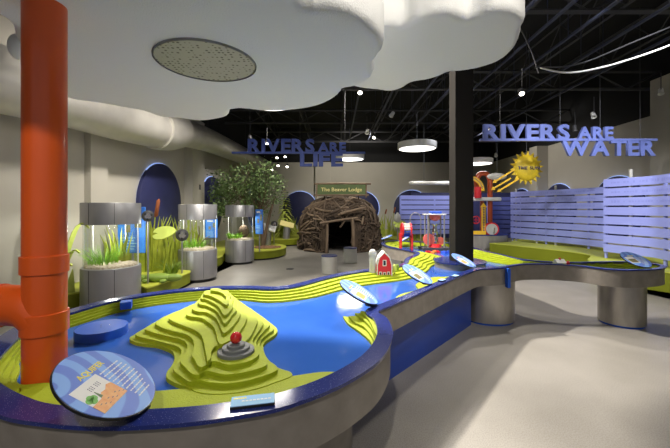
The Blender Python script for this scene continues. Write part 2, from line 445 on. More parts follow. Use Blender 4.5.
# ------------------------------------------------------------------ air duct
def duct():
    t = thing('air_duct', 'large round silver air duct running along the left wall toward the back', 'duct', (-3.5, 8, 2.9))
    def part(name, path, r, ribs=0):
        mb = MB(); P = catmull(path, 10, False)
        P = [tuple(np.array(p) - np.array((-3.5, 8, 2.9))) for p in P]
        if ribs:
            Q_ = []; R_ = []
            P2 = catmull(P, 6, False)
            for k_, p in enumerate(P2): Q_.append(tuple(p)); R_.append(r*(1.025 if k_ % 3 == 0 else 1))
            mb.tube(Q_, R_, 32)
        else: mb.tube(P, r, 32)
        mb.build(name, 'duct', t, smooth=50)
    part('near_section', [(-3.62, 1.2, 2.72), (-3.6, 3, 2.74), (-3.58, 4.4, 2.84), (-3.55, 5.6, 2.88), (-3.52, 6.6, 2.95)], .36)
    part('elbow', [(-3.52, 6.55, 2.95), (-3.48, 6.95, 3.0), (-3.42, 7.25, 3.1)], .40)
    part('far_section', [(-3.45, 7.1, 3.06), (-3.5, 9.0, 3.25), (-3.5, 12.5, 3.38), (-3.5, 17.3, 3.5)], .31, 1)
    mb = MB()
    for y in (2.2, 5.0, 9.5, 13.5): mb.tube([(-.1, y-8, .1), (-.1, y-8, 2.7)], .008, 5)
    mb.build('hanger_rods', 'steel_dark', t)
duct()

# ------------------------------------------------------------------ arched niches
def niche(loc, axis, r, label):
    t = thing('round_wall_disc', label, 'wall disc', loc)
    if axis == 'x+': q = Matrix.Rotation(PI/2, 4, 'Y')
    elif axis == 'x-': q = Matrix.Rotation(-PI/2, 4, 'Y')
    else: q = Matrix.Rotation(PI/2, 4, 'X')
    MB().lathe([(r, .02), (r, .09), (r*.985, .1)], n=64).xf(q).build('dark_disc', 'navy_disc', t, smooth=40)
    MB().lathe([(r*.985, .015), (r*1.012, .015), (r*1.012, .05), (r*.985, .05)], n=64, capb=False, capt=False).xf(Matrix.Translation((0 if axis[0]=='x' else .022, .03 if axis[0]=='x' else 0, .012)) @ q).build('lit_edge', 'led_edge', t, smooth=40)
niche((XL, 7.6, 1.5), 'x+', .9, 'large dark blue wall disc behind the nearest reeds, left of the second display tank')
niche((XL, 10.75, 1.5), 'x+', .9, 'dark blue wall disc with lit edge between the second tank and the leafy tree')
niche((XL, 16.2, 1.4), 'x+', .9, 'dark blue wall disc with lit edge seen behind the leafy tree')
niche((-1.88, YB, 1.39), 'y-', .9, 'dark blue disc on the back wall left of the stick lodge')
niche((1.45, YB, 1.39), 'y-', .9, 'dark blue disc on the back wall peeking out right of the stick lodge')
niche((4.1, YB, 1.40), 'y-', .95, 'dark blue disc on the back wall behind the far slatted screen')
niche((XR, 15.0, 1.35), 'x-', .9, 'dark blue disc, only its top showing above the slatted screen under the sun')
niche((XR, 12.5, 1.40), 'x-', .9, 'dark blue disc rising above the middle of the slatted screen')
niche((XR, 9.9, 1.44), 'x-', .9, 'dark blue disc rising above the right-hand slatted screen')

# ------------------------------------------------------------------ hanging clouds
def seg_dist(Q, L):
    A = L; B = np.roll(L, -1, 0); best = np.full(len(Q), 9.); cr = np.zeros(len(Q), int)
    for a_, b_ in zip(A, B):
        d_ = b_-a_; l2 = max(1e-12, d_ @ d_)
        t = np.clip(((Q-a_) @ d_)/l2, 0, 1); e = Q - a_ - t[:, None]*d_
        best = np.minimum(best, (e*e).sum(1))
        c = ((a_[1] > Q[:, 1]) != (b_[1] > Q[:, 1]))
        if d_[1] != 0: cr += c & (Q[:, 0] < d_[0]*(Q[:, 1]-a_[1])/d_[1] + a_[0])
    return np.sqrt(best) * np.where(cr % 2, 1, -1)
def cloud(pts, z, h, label, rods, rb=.05, rt=.2, st=.025):
    P = catmull(pts, 6)[:, :2]
    c = P.mean(0)
    t = thing('hanging_cloud', label, 'cloud', (c[0], c[1], z))
    xs = np.arange(P[:, 0].min()-.05, P[:, 0].max()+.08, st); ys = np.arange(P[:, 1].min()-.05, P[:, 1].max()+.08, st)
    XX, YY = np.meshgrid(xs, ys, indexing='ij')
    D = seg_dist(np.stack([XX.ravel(), YY.ravel()], 1), P).reshape(XX.shape)
    ins = D > 0; vs = []; fs = []; cache = {}
    def bot(d): return 0 if d >= rb else rb*(1-math.sqrt(max(0, 1-(1-d/rb)**2)))
    def top(d): return h if d >= rt else h-rt*(1-math.sqrt(max(0, 1-(1-d/rt)**2)))
    def vert(key, x, y, d):
        i = cache.get(key)
        if i is None:
            i = len(vs); cache[key] = i
            vs.append((x-c[0], y-c[1], bot(d))); vs.append((x-c[0], y-c[1], max(bot(d), top(d))))
        return i
    S = ins[:-1, :-1].astype(int)+ins[1:, :-1]+ins[1:, 1:]+ins[:-1, 1:]
    for i, j in zip(*np.nonzero(S)):
        cs = ((i, j), (i+1, j), (i+1, j+1), (i, j+1)); poly = []; cross = []
        for k in range(4):
            A = cs[k]; B = cs[(k+1) % 4]
            if ins[A]: poly.append(vert(A, xs[A[0]], ys[A[1]], D[A]))
            if ins[A] != ins[B]:
                u = D[A]/(D[A]-D[B]); u = min(.97, max(.03, u)); key = (A, B) if A < B else (B, A)
                v = vert(key, xs[A[0]]+u*(xs[B[0]]-xs[A[0]]), ys[A[1]]+u*(ys[B[1]]-ys[A[1]]), 0)
                poly.append(v); cross.append((v, ins[A]))
        if len(poly) >= 3: fs.append(tuple(q+1 for q in poly)); fs.append(tuple(reversed(poly)))
        if len(cross) == 2:
            p, q = cross[0][0], cross[1][0]
            fs.append((p, p+1, q+1, q) if cross[0][1] else (q, q+1, p+1, p))
    MB().add(vs, fs).build('cloud_body', 'cloud_white', t, smooth=50)
    rr = MB()
    for x, y in rods: rr.tube([(x-c[0], y-c[1], h-.02), (x-c[0], y-c[1], 5.6-z)], .008, 6)
    rr.build('hanging_rods', 'steel_dark', t)
    return t, c
z1 = 2.31
def gz(z): return lambda px, py: G(px, py, z)
g1 = gz(z1)
c1 = [g1(307, 9), g1(330, 8), g1(352, 14), g1(370, 25), g1(383, 40), g1(383, 52), g1(373, 66),
      g1(373, 78), g1(358, 87), g1(344, 90), g1(341, 94.5), g1(333, 100.5), g1(317, 107.0), g1(292, 111.0), g1(262, 111.5), g1(240, 109.5), g1(230, 111.5),
      g1(229, 116.5), g1(220, 119.3), g1(200, 121.5), g1(180, 119), g1(161, 117.5), g1(140, 111), g1(122, 108), g1(100, 104), g1(68, 99), g1(20, 50), g1(0, 18),
      (-1.75, 1.25), (-1.55, .85), (-1.1, .75), (-.75, .95), (-.5, 1.0), (-.25, 1.15), (-.12, 1.35), (-.16, 1.5)]
t1, cc1 = cloud(c1, z1, .40, 'big near white cloud with a round perforated shower disc, hanging over the pool', [(-1.2,1.6),(-.6,2.6),(-1.5,2.6),(-.1,1.9)])
sh = bpy.data.objects.new('shower_disc', None); C.objects.link(sh); sh.parent = t1; sh.location = (-.80-cc1[0], 2.09-cc1[1], -.004)
MB().lathe([(.301, -.006), (.302, .004), (.292, .004), (.292, -.006)], n=56, capb=False, capt=False).build('ring', 'alu', sh, smooth=40)
MB().lathe([(.295, -.002), (.001, -.003)], n=56, capb=False, capt=False).build('perforated_plate', 'perforated', sh)
g2 = gz(2.75)
c2 = [g2(379, 24), g2(403, 26), g2(418, 19), g2(446, 12), g2(470, 18.5), g2(494, 10), g2(514, 12), g2(525, 21), g2(521, 31), g2(520, 38), g2(513.5, 51),
      g2(500, 61.8), g2(481, 68.5), g2(462, 72), g2(449, 73), g2(441, 76.6), g2(427.5, 80.6), g2(413, 83), g2(403, 88.7), g2(390, 92), g2(376.5, 90.5), g2(360, 88.7),
      g2(345, 84), g2(335, 70), g2(338, 50), g2(355, 36)]
cloud(c2, 2.75, .46, 'farther white cloud with lobed edge, hanging right of the near one before the column', [(.5,2.6),(1.0,2.6)])

# ------------------------------------------------------------------ the water table
ZT = .72; ZW = .64
T = [(0,415,.095),(45,423,.09),(90,426.5,.09),(140,425.8,.09),(195,421.7,.09),(229,416.8,.09),(274,409,.09),(308,398.5,.09),(332,389,.09),(355.5,377,.09),
 (379,360.6,.09),(390,345,.085),(393,334,.085),(391,325,.085),(386,317,.085),(378.5,311.5,.085),
 (392,305.0,.08),(410,297.3,.07),(430,288.7,.07),(450,280.3,.07),(468,272.9,.07),(480,269.0,.06),(492,268.3,.05),(503,267.6,.05),(513,265.5,.045),(525,263.9,.04),
 (545,263.6,.04),(562,264.3,.04),(582,265.7,.045),(602,268.3,.05),(624,269.8,.05),(646,269.6,.05),(660,268.6,.05),(666.5,266.8,.05),(662,264.4,.05),
 (648,262.4,.045),(625,261,.045),(600,261.1,.045),(575,261.7,.045),(553,261.3,.045),(535,260.2,.045),(520,258.5,.05),(505,254.8,.05),(492,252,.06),(478,248.4,.07),
 (465,244.9,.07),(447,242.4,.07),(425,241.5,.07),(410,241,.07),(396,240.2,.07),(386,240.8,.07),(381,243,.07),(386,246.2,.07),(396,248.2,.07),(407,250.2,.07),(415,252.3,.07),
 (413,255,.07),(407,257.5,.07),(404.5,260,.06),(403,263,.06),(393,266,.07),(378,267.8,.08),(360,269.9,.085),(343,272.4,.085),(319,277.5,.085),(305,281.2,.085),(290,284.8,.085),
 (275,286.5,.085),(250,285.7,.085),(220,286,.085),(190,287.8,.085),(155,291.5,.085),(108,299.3,.085),(70.5,309,.085)]
pts = []
for px, py, w in T:
    x, y = G(px, py, ZT); pts.append((x, y, w))
pts += [(-1.84, 1.98, .09), (-1.70, 1.62, .10), (-1.47, 1.29, .11)]
OUT = catmull(pts, 7)
if area(OUT) < 0: OUT = OUT[::-1]
OUTW = OUT[:, 2]; OUT2 = OUT[:, :2]
INN = offset(OUT2, OUTW)
tbl = thing('water_table', 'long curving museum water table with dark blue terrazzo rim, lime terraces and steel sides', 'water table', (-.75, 2.0, 0))
TO = np.array((-.75, 2.0))
def trim_strip(A, B, z0, z1, bottom=True):
    n = len(A); vs = [(*p, z0) for p in A] + [(*p, z0) for p in B] + [(*p, z1) for p in A] + [(*p, z1) for p in B]
    fs = []
    for i in range(n):
        j = (i+1) % n
        fs += [(2*n+i, 2*n+j, 3*n+j, 3*n+i), (i, j, 2*n+j, 2*n+i), (n+i, n+j, 3*n+j, 3*n+i)]
        if bottom: fs.append((i, j, n+j, n+i))
    return MB().add(vs, fs)
o = trim_strip(OUT2-TO, INN-TO, ZT-.014, ZT).build('rim', 'rim_terrazzo', tbl, smooth=40)
# apron (fascia)
FA = offset(OUT2, [.014]*len(OUT2)); FB = offset(OUT2, [.03]*len(OUT2))
trim_strip(FA-TO, FB-TO, ZT-.20, ZT-.014).build('apron', 'concrete_side', tbl, smooth=40)
# underside + basin
MB().add([(*(p-TO), ZT-.20) for p in FB], [tuple(range(len(FB)))]).build('underside', 'steel_dark', tbl)
def simp(L, k=1): return L[::k]
IN2 = offset(OUT2, np.minimum(OUTW*.8, OUTW-.008))
mbw = MB().add([(*(p-TO), ZW-.03) for p in FB], [tuple(range(len(FB)))])
mbw.build('basin', 'blue_paint', tbl)
water = MB().add([(*p, ZW) for p in IN2], [tuple(range(len(IN2)))]).build('water', 'water_blue')
tag(water, 'shallow still blue water filling the pool and streams of the water table', 'water', kind='stuff')

# pedestals ------------------------------------------------
def drum(cx, cy, rx, ry, z1, label, m='steel', a=0, seams=0):
    p = [(cx+rx*math.cos(t)*math.cos(a)-ry*math.sin(t)*math.sin(a)-TO[0], cy+rx*math.cos(t)*math.sin(a)+ry*math.sin(t)*math.cos(a)-TO[1]) for t in np.linspace(0, 2*PI, 56, endpoint=False)]
    o = MB().prism(p, .025, z1).build('pedestal', m, tbl, smooth=40)
    q = [((x-(cx-TO[0]))*.93+cx-TO[0], (y-(cy-TO[1]))*.93+cy-TO[1]) for x, y in p]
    MB().prism(q, 0, .028).build('plinth', 'blue_paint', o)
    return o
drum(3.48, 4.07, .235, .225, ZT-.2, 'x')
drum(1.93, 4.20, .30, .25, ZT-.2, 'x')
drum(-.76, 1.93, .86, .66, ZT-.2, 'x', 'concrete_side')
# deeper collars at the two small drums
for cx, cy, rx, ry in ((1.93, 4.20, .33, .29),):
    pass
# blue recessed support panel under the stream
a = np.array(G(378, 388, 0)); b = np.array(G(471, 325, 0)); d = (b-a)/np.linalg.norm(b-a); nn = np.array((-d[1], d[0]))
a = a - d*.35
poly = [a-TO, b-TO, b+nn*.5-TO, a+nn*.5-TO]
MB().prism(poly, 0, ZT-.2).build('support_panel', 'blue_panel', tbl)
# blue joint strip on the apron beside the first drum
x, y = 2.02, 3.83
p0 = np.array(G(507.5, 267.6, ZT)) - TO; 
MB().box(p0[0]-.002, p0[1]-.012, .49, p0[0]+.03, p0[1]+.05, ZT-.014).build('joint_strip', 'blue_paint', tbl)
# rear supports
for cx, cy, r in ((1.6, 6.3, .35), (.2, 3.1, .22)):
    drum(cx, cy, r, r, ZT-.2, 'x')
# ------------------------------------------------------------------ terraces from contour fields
def march(xs, ys, Fv, lev, z0, z1, mb, org):
    """filled region {F>lev} as a slab from z0 to z1"""
    D = Fv - lev; ins = D > 0
    nx, ny = len(xs), len(ys); cache = {}
    vs = []; fs = []
    def vert(key, x, y):
        i = cache.get(key)
        if i is None:
            i = len(vs); cache[key] = i; vs.append((x-org[0], y-org[1], z1)); vs.append((x-org[0], y-org[1], z0))
        return i
    S = ins[:-1, :-1].astype(int) + ins[1:, :-1] + ins[1:, 1:] + ins[:-1, 1:]
    for i, j in zip(*np.nonzero(S)):
        cs = ((i, j), (i+1, j), (i+1, j+1), (i, j+1)); poly = []; cross = []
        for k in range(4):
            A = cs[k]; B = cs[(k+1) % 4]
            if ins[A]: poly.append(vert(A, xs[A[0]], ys[A[1]]))
            if ins[A] != ins[B]:
                t = D[A]/(D[A]-D[B]); t = min(.98, max(.02, t))
                key = (A, B) if A < B else (B, A)
                vi = vert(key, xs[A[0]]+t*(xs[B[0]]-xs[A[0]]), ys[A[1]]+t*(ys[B[1]]-ys[A[1]]))
                poly.append(vi); cross.append((vi, ins[A]))
        if len(poly) >= 3: fs.append(tuple(poly))
        if len(cross) == 2:
            (p, pa), (q, qa) = cross
            if pa: fs.append((p, p+1, q+1, q))
            else: fs.append((q, q+1, p+1, p))
    mb.add(vs, fs)

# the contour hill in the pool: eleven stacked carved layers
ST = .019
HL = [
 [(130.4,336.7),(133,341),(145,343.7),(155,344.5),(165,347.4),(172.5,351.4),(174.5,357.5),(172,365),(167,371.6),(166.5,377),(176,383),(187,386.5),(190.3,388.4),(196,391.5),(210,393.7),(237,392.4),(257,388.4),(277,381.6),(292,375.6),(290.6,372),(278,367.5),(268,359),(264,351),(264,343),(270,338),(275,334.7),(277.5,330),(272,324)],
 [(135.7,333.4),(139.8,336.7),(152,339.4),(165.3,342.8),(178,346.7),(181,351),(179,358),(175,364),(173,369),(181.3,376.3),(190,381.5),(194,381),(198,380),(210,382.3),(230,383),(250.3,379.6),(267.8,374.3),(277.2,369.6),(276.5,366),(267,359),(262,351),(260.7,341),(266.8,334.7),(274,328.7),(268,322)],
 [(145,328),(152,332),(165,335.4),(179,338.7),(185.5,342),(187,348),(183,356),(180,360.5),(184,366),(193,374),(199,374.5),(206,371),(225.6,374.3),(250.3,370.6),(266.4,364.9),(266.5,361),(261,356),(257.5,349),(256.7,341),(262.8,332),(270,324),(264,319)],
 [(156,321.3),(160,326.6),(172,330.7),(185.5,334),(192,338.7),(194,346),(191.5,354),(194,359),(201,367),(206,365),(212.7,361),(230,364.5),(249,361),(258.6,354.8),(258,349),(253.5,343),(253.4,338.7),(258.7,330.7),(263.4,322.6),(258,317)],
 [(169.3,316.6),(170.7,320),(182.8,325.3),(195,330),(201.6,336),(203.6,342.8),(206,354),(208,361),(210.5,358),(212,350),(216,346),(222,345.5),(235,345),(245,341.4),(254.7,328),(257.4,318.6),(252,314)],
 [(186,314),(189.5,316),(201.6,318),(207,321.3),(213,326),(216,333),(218.5,342),(221,344),(232,338.7),(244,325),(247,315),(243,311.5)],
 [(192,308.5),(196,311),(205,312),(214.4,316.6),(218.4,322.6),(224.5,332.7),(236.6,321),(240.6,312),(237,309)],
 [(198,302.5),(201,304.5),(205,305),(216,310.5),(220.4,317),(225,323.3),(233,314),(236.6,310),(233,305)],
 [(201,298.4),(205,299),(217,305),(225,315),(232,308),(232.5,303),(230,299)],
 [(204,294.4),(208,295),(218.4,299.8),(227,305),(229,299),(228.5,296)],
 [(212,288.4),(210.5,290),(216,291),(222.5,293),(225.8,296.5),(226,294),(222.5,290)]]
pk = G(217, 289, ZW+ST*11)
mb = MB()
for kx, fr_ in enumerate(HL):
    zt_ = ZW+ST*(kx+1); fw = [G(px, py, zt_) for px, py in fr_]
    d_ = .02+.022*(10-kx); A_ = np.array(fw[-1]); B_ = np.array(fw[0])
    bk_ = [(pk[0]+.05+.02*(10-kx)*.4, pk[1]+d_*.9), (pk[0]-.03, pk[1]+d_), (pk[0]-.08-.01*(10-kx), pk[1]+d_*.85)] if kx < 10 else [(pk[0], pk[1]+.02)]
    P = catmull(fw+bk_, 5)
    if area(P) < 0: P = P[::-1]
    mb.prism([tuple(p-TO) for p in P], zt_-ST-(.01 if kx == 0 else .002), zt_)
mb.build('terraced_hill', 'lime', tbl, bevel=.003)

# banks along the rim
BK = [(30,384,.17,1),(0,370,.07,3),(20,341,.04,4),(60,388,.20,1),(110,400,.22,1),(160,398,.25,1),(200,400,.28,1),(240,400,.3,1),(280,392,.29,1),(305,382,.25,1),(326,373.5,.19,1),
 (345,372,.08,1),(365,355,.0,1),(371,345,.0,3),(368,333,.0,4),(358,320,.0,4),(352,312,.0,4),(366,305,.05,3),(380,300,.06,3),(393,294,.1,3),(412,290,.16,3),(425,284,.12,3),(436,279,.26,2),(448,274,.30,2),(458,271,.08,2),(470,268,.02,2),
 (490,266,.03,3),(515,262,.07,3),(540,262,.05,3),(560,263,.05,3),(590,265,.03,3),(625,267,.02,3),(655,267,.04,3),(655,264,.1,3),(620,262,.10,3),(590,262,.07,3),(565,262,.06,3),(530,260,.12,4),(515,257,.20,5),(500,255,.34,5),(485,252,.34,5),(472,248,.2,4),
 (455,244,.12,3),(430,242,.15,3),(400,242,.3,3),(385,243,.3,3),(400,248,.2,3),(415,252,.40,5),(412,256,.42,5),(406,261,.30,5),(395,266,.28,4),(380,268,.40,4),(368,269,.42,4),(350,271,.34,4),(340,273,.22,4),(319,278,.24,4),(300,283,.20,4),(280,287,.14,4),(250,287,.10,4),(220,288,.075,4),
 (190,290,.06,4),(155,293,.055,4),(108,301,.05,4),(72,311,.05,4)]
bk = np.array([(*G(px, py, ZT), w, n) for px, py, w, n in BK])
xs = np.arange(-1.86, 4.1, .02); ys = np.arange(1.0, 7.2, .02)
XX, YY = np.meshgrid(xs, ys, indexing='ij'); Q = np.stack([XX.ravel(), YY.ravel()], 1)
def seg_dist(Q, L):
    A = L; B = np.roll(L, -1, 0); best = np.full(len(Q), 9.); cr = np.zeros(len(Q), int)
    for a_, b_ in zip(A, B):
        d_ = b_-a_; l2 = max(1e-12, d_ @ d_)
        t = np.clip(((Q-a_) @ d_)/l2, 0, 1); e = Q - a_ - t[:, None]*d_
        best = np.minimum(best, (e*e).sum(1))
        c = ((a_[1] > Q[:, 1]) != (b_[1] > Q[:, 1]))
        if d_[1] != 0: cr += c & (Q[:, 0] < d_[0]*(Q[:, 1]-a_[1])/d_[1] + a_[0])
    return np.sqrt(best) * np.where(cr % 2, 1, -1)
SD = seg_dist(Q, INN)
SDO = seg_dist(Q, OUT2)
W2 = 1/(((Q[:, None]-bk[None, :, :2])**2).sum(-1)+1e-4)**1.6
wv = (W2 @ bk[:, 2])/W2.sum(1); nv = (W2 @ bk[:, 3])/W2.sum(1)
# gentle wobble so steps read as carved contours
wob = .004*np.sin(Q[:, 0]*9+1)*np.cos(Q[:, 1]*8)
LB = nv*(1-(np.maximum(SD, 0)+wob*np.clip(SD/.05, 0, 1))/np.maximum(wv, .004))
LB = np.where(wv < .006, -1, LB)
SB = .0158
mb = MB()
for kx in range(5):
    Fk = np.minimum(LB-kx, (SDO-.035)*40).reshape(XX.shape)
    march(xs, ys, Fk, 0, ZW + SB*kx - (.01 if kx == 0 else 0), min(ZT-.006, ZW + SB*(kx+1)), mb, TO)
mb.build('terraced_bank', 'lime', tbl)
mb = MB()
for kx, fr_ in enumerate([[(343,316),(347.5,322.7),(356.4,329),(365.4,336),(370.7,342),(373,350)], [(348.4,315.8),(354.6,321.8),(364.5,327),(371.6,336),(375,344)], [(354.6,312.8),(361.8,318),(370.7,327),(374,334),(376,340)], [(360,311),(367,317),(372,325),(374.5,332)]]):
    zt_ = ZW+.016*(kx+1); fw = catmull([G(px, py, zt_) for px, py in fr_], 6, False)
    P = [tuple(p-TO) for p in fw]+[tuple(np.array(G(px, py, ZT))-TO) for px, py in ((381, 340), (384, 330), (381, 321), (371, 313), (364, 308.5))]
    mb.prism(P, zt_-.018, zt_)
mb.build('terraced_bank', 'lime', tbl, bevel=.003)
# blue sluice block at the pool's back bank, dark reservoir collar around the column
sx, sy = G(131, 299, ZT)
MB().box(-.035, -.02, -.05, .035, .06, .0).xf(Matrix.Translation((sx-TO[0], sy-TO[1]-.06, ZT-.004)) @ Matrix.Rotation(.45, 4, 'Z')).build('sluice_block', 'blue_paint', tbl)
col = thing('column_collar', 'dark round collar standing in the stream around the dark column', 'collar', (CX-.02, CY, ZW))
MB().lathe([(.31, -.005), (.31, .075), (.12, .075)], n=48, capb=False, capt=False).build('side', 'concrete_side', col, smooth=40)
MB().lathe([(.325, .07), (.325, .086), (.118, .086), (.118, .07)], n=48, capb=False, capt=False).build('top', 'rim_terrazzo', col, smooth=40)

# ------------------------------------------------------------------ things in the pool
rx, ry = G(236, 351.5, .72)
rg = thing('stone_rings', 'grey round stepped base under the red ball on the lime hill', 'stepped base', (rx, ry, .716))
for i, (r, z0, z1_) in enumerate(((.085, -.004, .016), (.064, .016, .03), (.042, .03, .043))):
    MB().lathe([(r, z0), (r, z1_-.003), (r-.003, z1_)], n=44).build('ring_step', 'gray_ring', rg, smooth=30)
tag(MB().ball((0, 0, 0), .0275, 20).build('red_ball', 'red_gloss', loc=(rx, ry, .759+.0265), smooth=180), 'glossy red ball on grey stepped rings on the lime hill', 'ball')
dx, dy = G(102, 328, .68)
bd = thing('blue_disc', 'round flat blue platform standing in the pool right of the orange pipe', 'disc', (dx, dy, ZW))
MB().lathe([(.13, -.005), (.135, 0), (.135, .045), (.132, .05)], n=48).build('platform', 'blue_paint', bd, smooth=40)
for ax_, ay_ in ((-.02, .02), (.03, .025), (.0, -.01)):
    MB().lathe([(.003, .049), (.003, .052)], c=(ax_, ay_, 0), n=10).build('bolt', 'chrome', bd)

# orange pipe
PXc, PYc = AX(45, 1.5), 1.50
pp = thing('orange_pipe', 'thick glossy orange downpipe from the cloud into the pool with a side branch', 'pipe', (PXc, PYc, ZW))
R = .080
MB().lathe([(R, -.02), (R, 1.72)], n=48).build('main_pipe', 'pipe_orange', pp, smooth=40)
def collar(z0, z1_, rr): 
    MB().lathe([(R, z0), (rr, z0+.003), (rr, z1_-.003), (R, z1_)], n=48, capb=False, capt=False).build('collar', 'pipe_orange', pp, smooth=40)
z = lambda py: AZ(py, 1.43)-ZW
collar(z(276), z(257), R*1.09); collar(z(338), z(316), R*1.09)
zc = AZ(305, 1.5) - ZW
pth = catmull([(-1.3, -.04, zc), (-.35, -.02, zc), (-.14, 0, zc), (-.05, 0, zc-.02), (0, 0, zc-.07)], 8, False)
MB().tube([tuple(p) for p in pth], .088, 36).build('branch_pipe', 'pipe_orange', pp, smooth=40)
MB().tube([(-.55, -.03, zc), (-.185, -.01, zc)], .096, 36).build('branch_collar', 'pipe_orange', pp, smooth=40)

# ------------------------------------------------------------------ info discs
def text_part(txt, size, m, parent, M4, name='lettering', align='LEFT', depth=.0012, bold=.0, fit=None):
    me = text_mesh(txt, size, depth, bold, align)
    if fit:
        a_, b_ = bounds(me); me.transform(Matrix.Diagonal((fit/(b_[0]-a_[0]), 1, 1, 1)))
    me.transform(M4)
    return link(name, me, m, parent)
def info_disc(Cn, n, r, label, style=0, foot=True):
    n = Vector(n).normalized(); h = Vector((0, 0, 1)).cross(n).normalized(); kk = n.cross(h)
    Mx = Matrix((( h.x, kk.x, n.x, Cn[0]), (h.y, kk.y, n.y, Cn[1]), (h.z, kk.z, n.z, Cn[2]), (0, 0, 0, 1)))
    t = bpy.data.objects.new('info_disc', None); C.objects.link(t); t.matrix_world = Mx
    tag(t, label, 'information disc', 'tilted round information discs on the table rim')
    MB().lathe([(r*.97, -.012), (r, -.009), (r, -.001), (r*.995, 0)], n=64).build('backing', 'sign_back', t, smooth=30)
    MB().lathe([(r*.985, 0), (r*.98, .0018)], n=64).build('printed_face', 'disc_print', t, smooth=30)
    s = r/.16; e = .0022
    # illustration card
    x0, x1_, y0, y1 = -.125*s, .0*s, -.072*s, .048*s
    cd = MB().box(x0, y0, .001, x1_, y1, e).build('picture_card', 'card_white', t)
    if style == 0:
        g = [(x0, y0), (x1_, y0), (x1_, -.01*s), (-.02*s, -.004*s), (-.04*s, -.016*s), (-.06*s, -.014*s), (-.08*s, -.03*s), (x0, -.032*s)]
        MB().prism(g, .001, e+.0006).build('ground_print', 'card_orange', cd)
        for cx, cy, rr in ((-.103*s, -.018*s, .013*s), (-.092*s, -.012*s, .011*s), (-.113*s, -.012*s, .011*s), (-.102*s, -.007*s, .012*s)):
            MB().lathe([(rr, .001), (rr, e+.0010)], c=(cx, cy, 0), n=16).build('tree_print', 'card_green', cd)
        MB().prism([(-.078*s, -.028*s), (-.066*s, -.026*s), (-.072*s, .002*s)], .001, e+.001).build('tree_print', 'leaf', cd)
        mm = MB()
        for gx in (-.075, -.045):
            for q in range(3):
                for w_ in range(3): mm.box((gx+q*.008)*s, (.020-w_*.006)*s, .001, (gx+q*.008+.002)*s, (.024-w_*.006)*s, e+.0006)
        for q in range(9): mm.box((-.105+q*.012)*s, (-.045-(q % 3)*.008)*s, .001, (-.098+q*.012)*s, (-.043-(q % 3)*.008)*s, e+.0012)
        mm.build('drawing_marks', 'ink', cd)
    else:
        MB().box(x0*.9, y0*.85, .001, x1_-.012*s, (y1+y0)*.5+.02*s, e+.0006).build('ground_print', 'card_brown' if style == 1 else 'card_orange', cd)
    # lines of small print
    mm = MB(); random.seed(int(Cn[0]*100))
    for q in range(10):
        yy = (.036-q*.0165)*s
        xx = .008*s; xe = (.118-.010*max(0, q-5))*s
        xe = min(xe, math.sqrt(max(0, (r*.93)**2-yy*yy)))
        while xx < xe-.006*s:
            w_ = random.uniform(.006, .016)*s; mm.box(xx, yy-.0022*s, .001, min(xe, xx+w_), yy+.0022*s, e); xx += w_+.0028*s
    mm.build('small_print', 'card_white', t)
    if style == 0:
        text_part('AQUIFER', .030*s, 'yellow_text', t, Matrix.Translation((-.058*s, .058*s, .0022)), 'title', bold=.012, fit=.125*s)
    else:
        MB().box(-.06*s, .062*s, .001, .03*s, .076*s, e).build('title', 'yellow_text' if style == 1 else 'card_orange', t)
    if foot:
        # bracket under the lower edge down to the rim
        low = Vector(Cn) - kk*(r*.62) - n*.012
        ft = Vector((low.x+n.x*.02, low.y+n.y*.02, ZT))
        iv = Mx.inverted()
        mbf = MB().tube([ft+Vector((0, 0, .012)), low], .016, 14)
        mbf.lathe([(.045*s, 0), (.045*s, .009), (.038*s, .013)], c=(ft.x, ft.y, ft.z), n=28)
        mbf.xf(iv).build('bracket', 'black_plastic', t, smooth=40)
    return t
info_disc((-.763, 1.125, .818), (.511, .04, .859), .16, 'largest tilted blue AQUIFER disc in the foreground with a picture card', 0)
info_disc((.169, 2.368, .809), (.459, -.115, .881), .15, 'tilted blue disc on the rim where the round pool meets the stream', 2)
info_disc((.75, 3.05, .801), (.407, -.259, .876), .15, 'tilted blue disc on the stream rim just right of the red barn', 1)
info_disc((1.504, 3.919, .789), (.357, -.279, .892), .15, 'tilted blue disc on the rim directly in front of the dark column', 2)
info_disc((3.522, 3.923, .799), (.068, -.468, .881), .15, 'tilted blue disc at the right-hand end of the water table', 1)
info_disc((1.347, 6.528, .80), (-.466, .012, .885), .12, 'small far tilted disc in front of the red wheel frame', 2)
info_disc((1.068, 6.93, .80), (-.354, -.039, .935), .12, 'farthest small tilted disc, beside the lower right of the stick lodge', 1)
info_disc((-1.79, 1.74, .80), (-.35, -.1, .93), .13, 'tilted blue disc cut off by the left edge, under the orange branch pipe', 2)

# little name plates on the rim
def plate(px, py, w, d, rz, label, hh=.012, txt=None):
    x, y = G(px, py, ZT+hh)
    t = thing('name_plate', label, 'name plate', (x, y, ZT), rz, 'pale blue name plates on the rim')
    MB().box(-w/2, -d/2, 0, w/2, d/2, hh-.002).build('base', 'black_plastic', t, bevel=.002)
    MB().box(-w/2+.001, -d/2+.001, hh-.002, w/2-.001, d/2-.001, hh).build('printed_face', 'plate_blue', t)
    mm = MB()
    for i in range(6): mm.box(-w*.44+i*w*.05, d*.18, hh-.001, -w*.44+i*w*.05+w*.035, d*.34, hh+.0006)
    mm.build('title_print', 'yellow_text', t)
    mm = MB()
    for i in range(8): mm.box(-w*.25+i*w*.085, -d*.1, hh-.001, -w*.25+i*w*.085+w*.06, d*.0, hh+.0006)
    mm.build('small_print', 'card_white', t)
    return t
plate(253, 399.5, .15, .062, .2, 'pale blue name plate on the near rim in front of the hill')
plate(442, 279.5, .085, .05, .85, 'nearer small pale plate on the stream rim right of the tilted barn disc')
plate(455.5, 275.3, .085, .05, .85, 'farther small pale plate on the stream rim, before the column disc')
plate(575, 257+8, .07, .03, .0, 'tiny pale plate on the rim near the little white house') if False else None

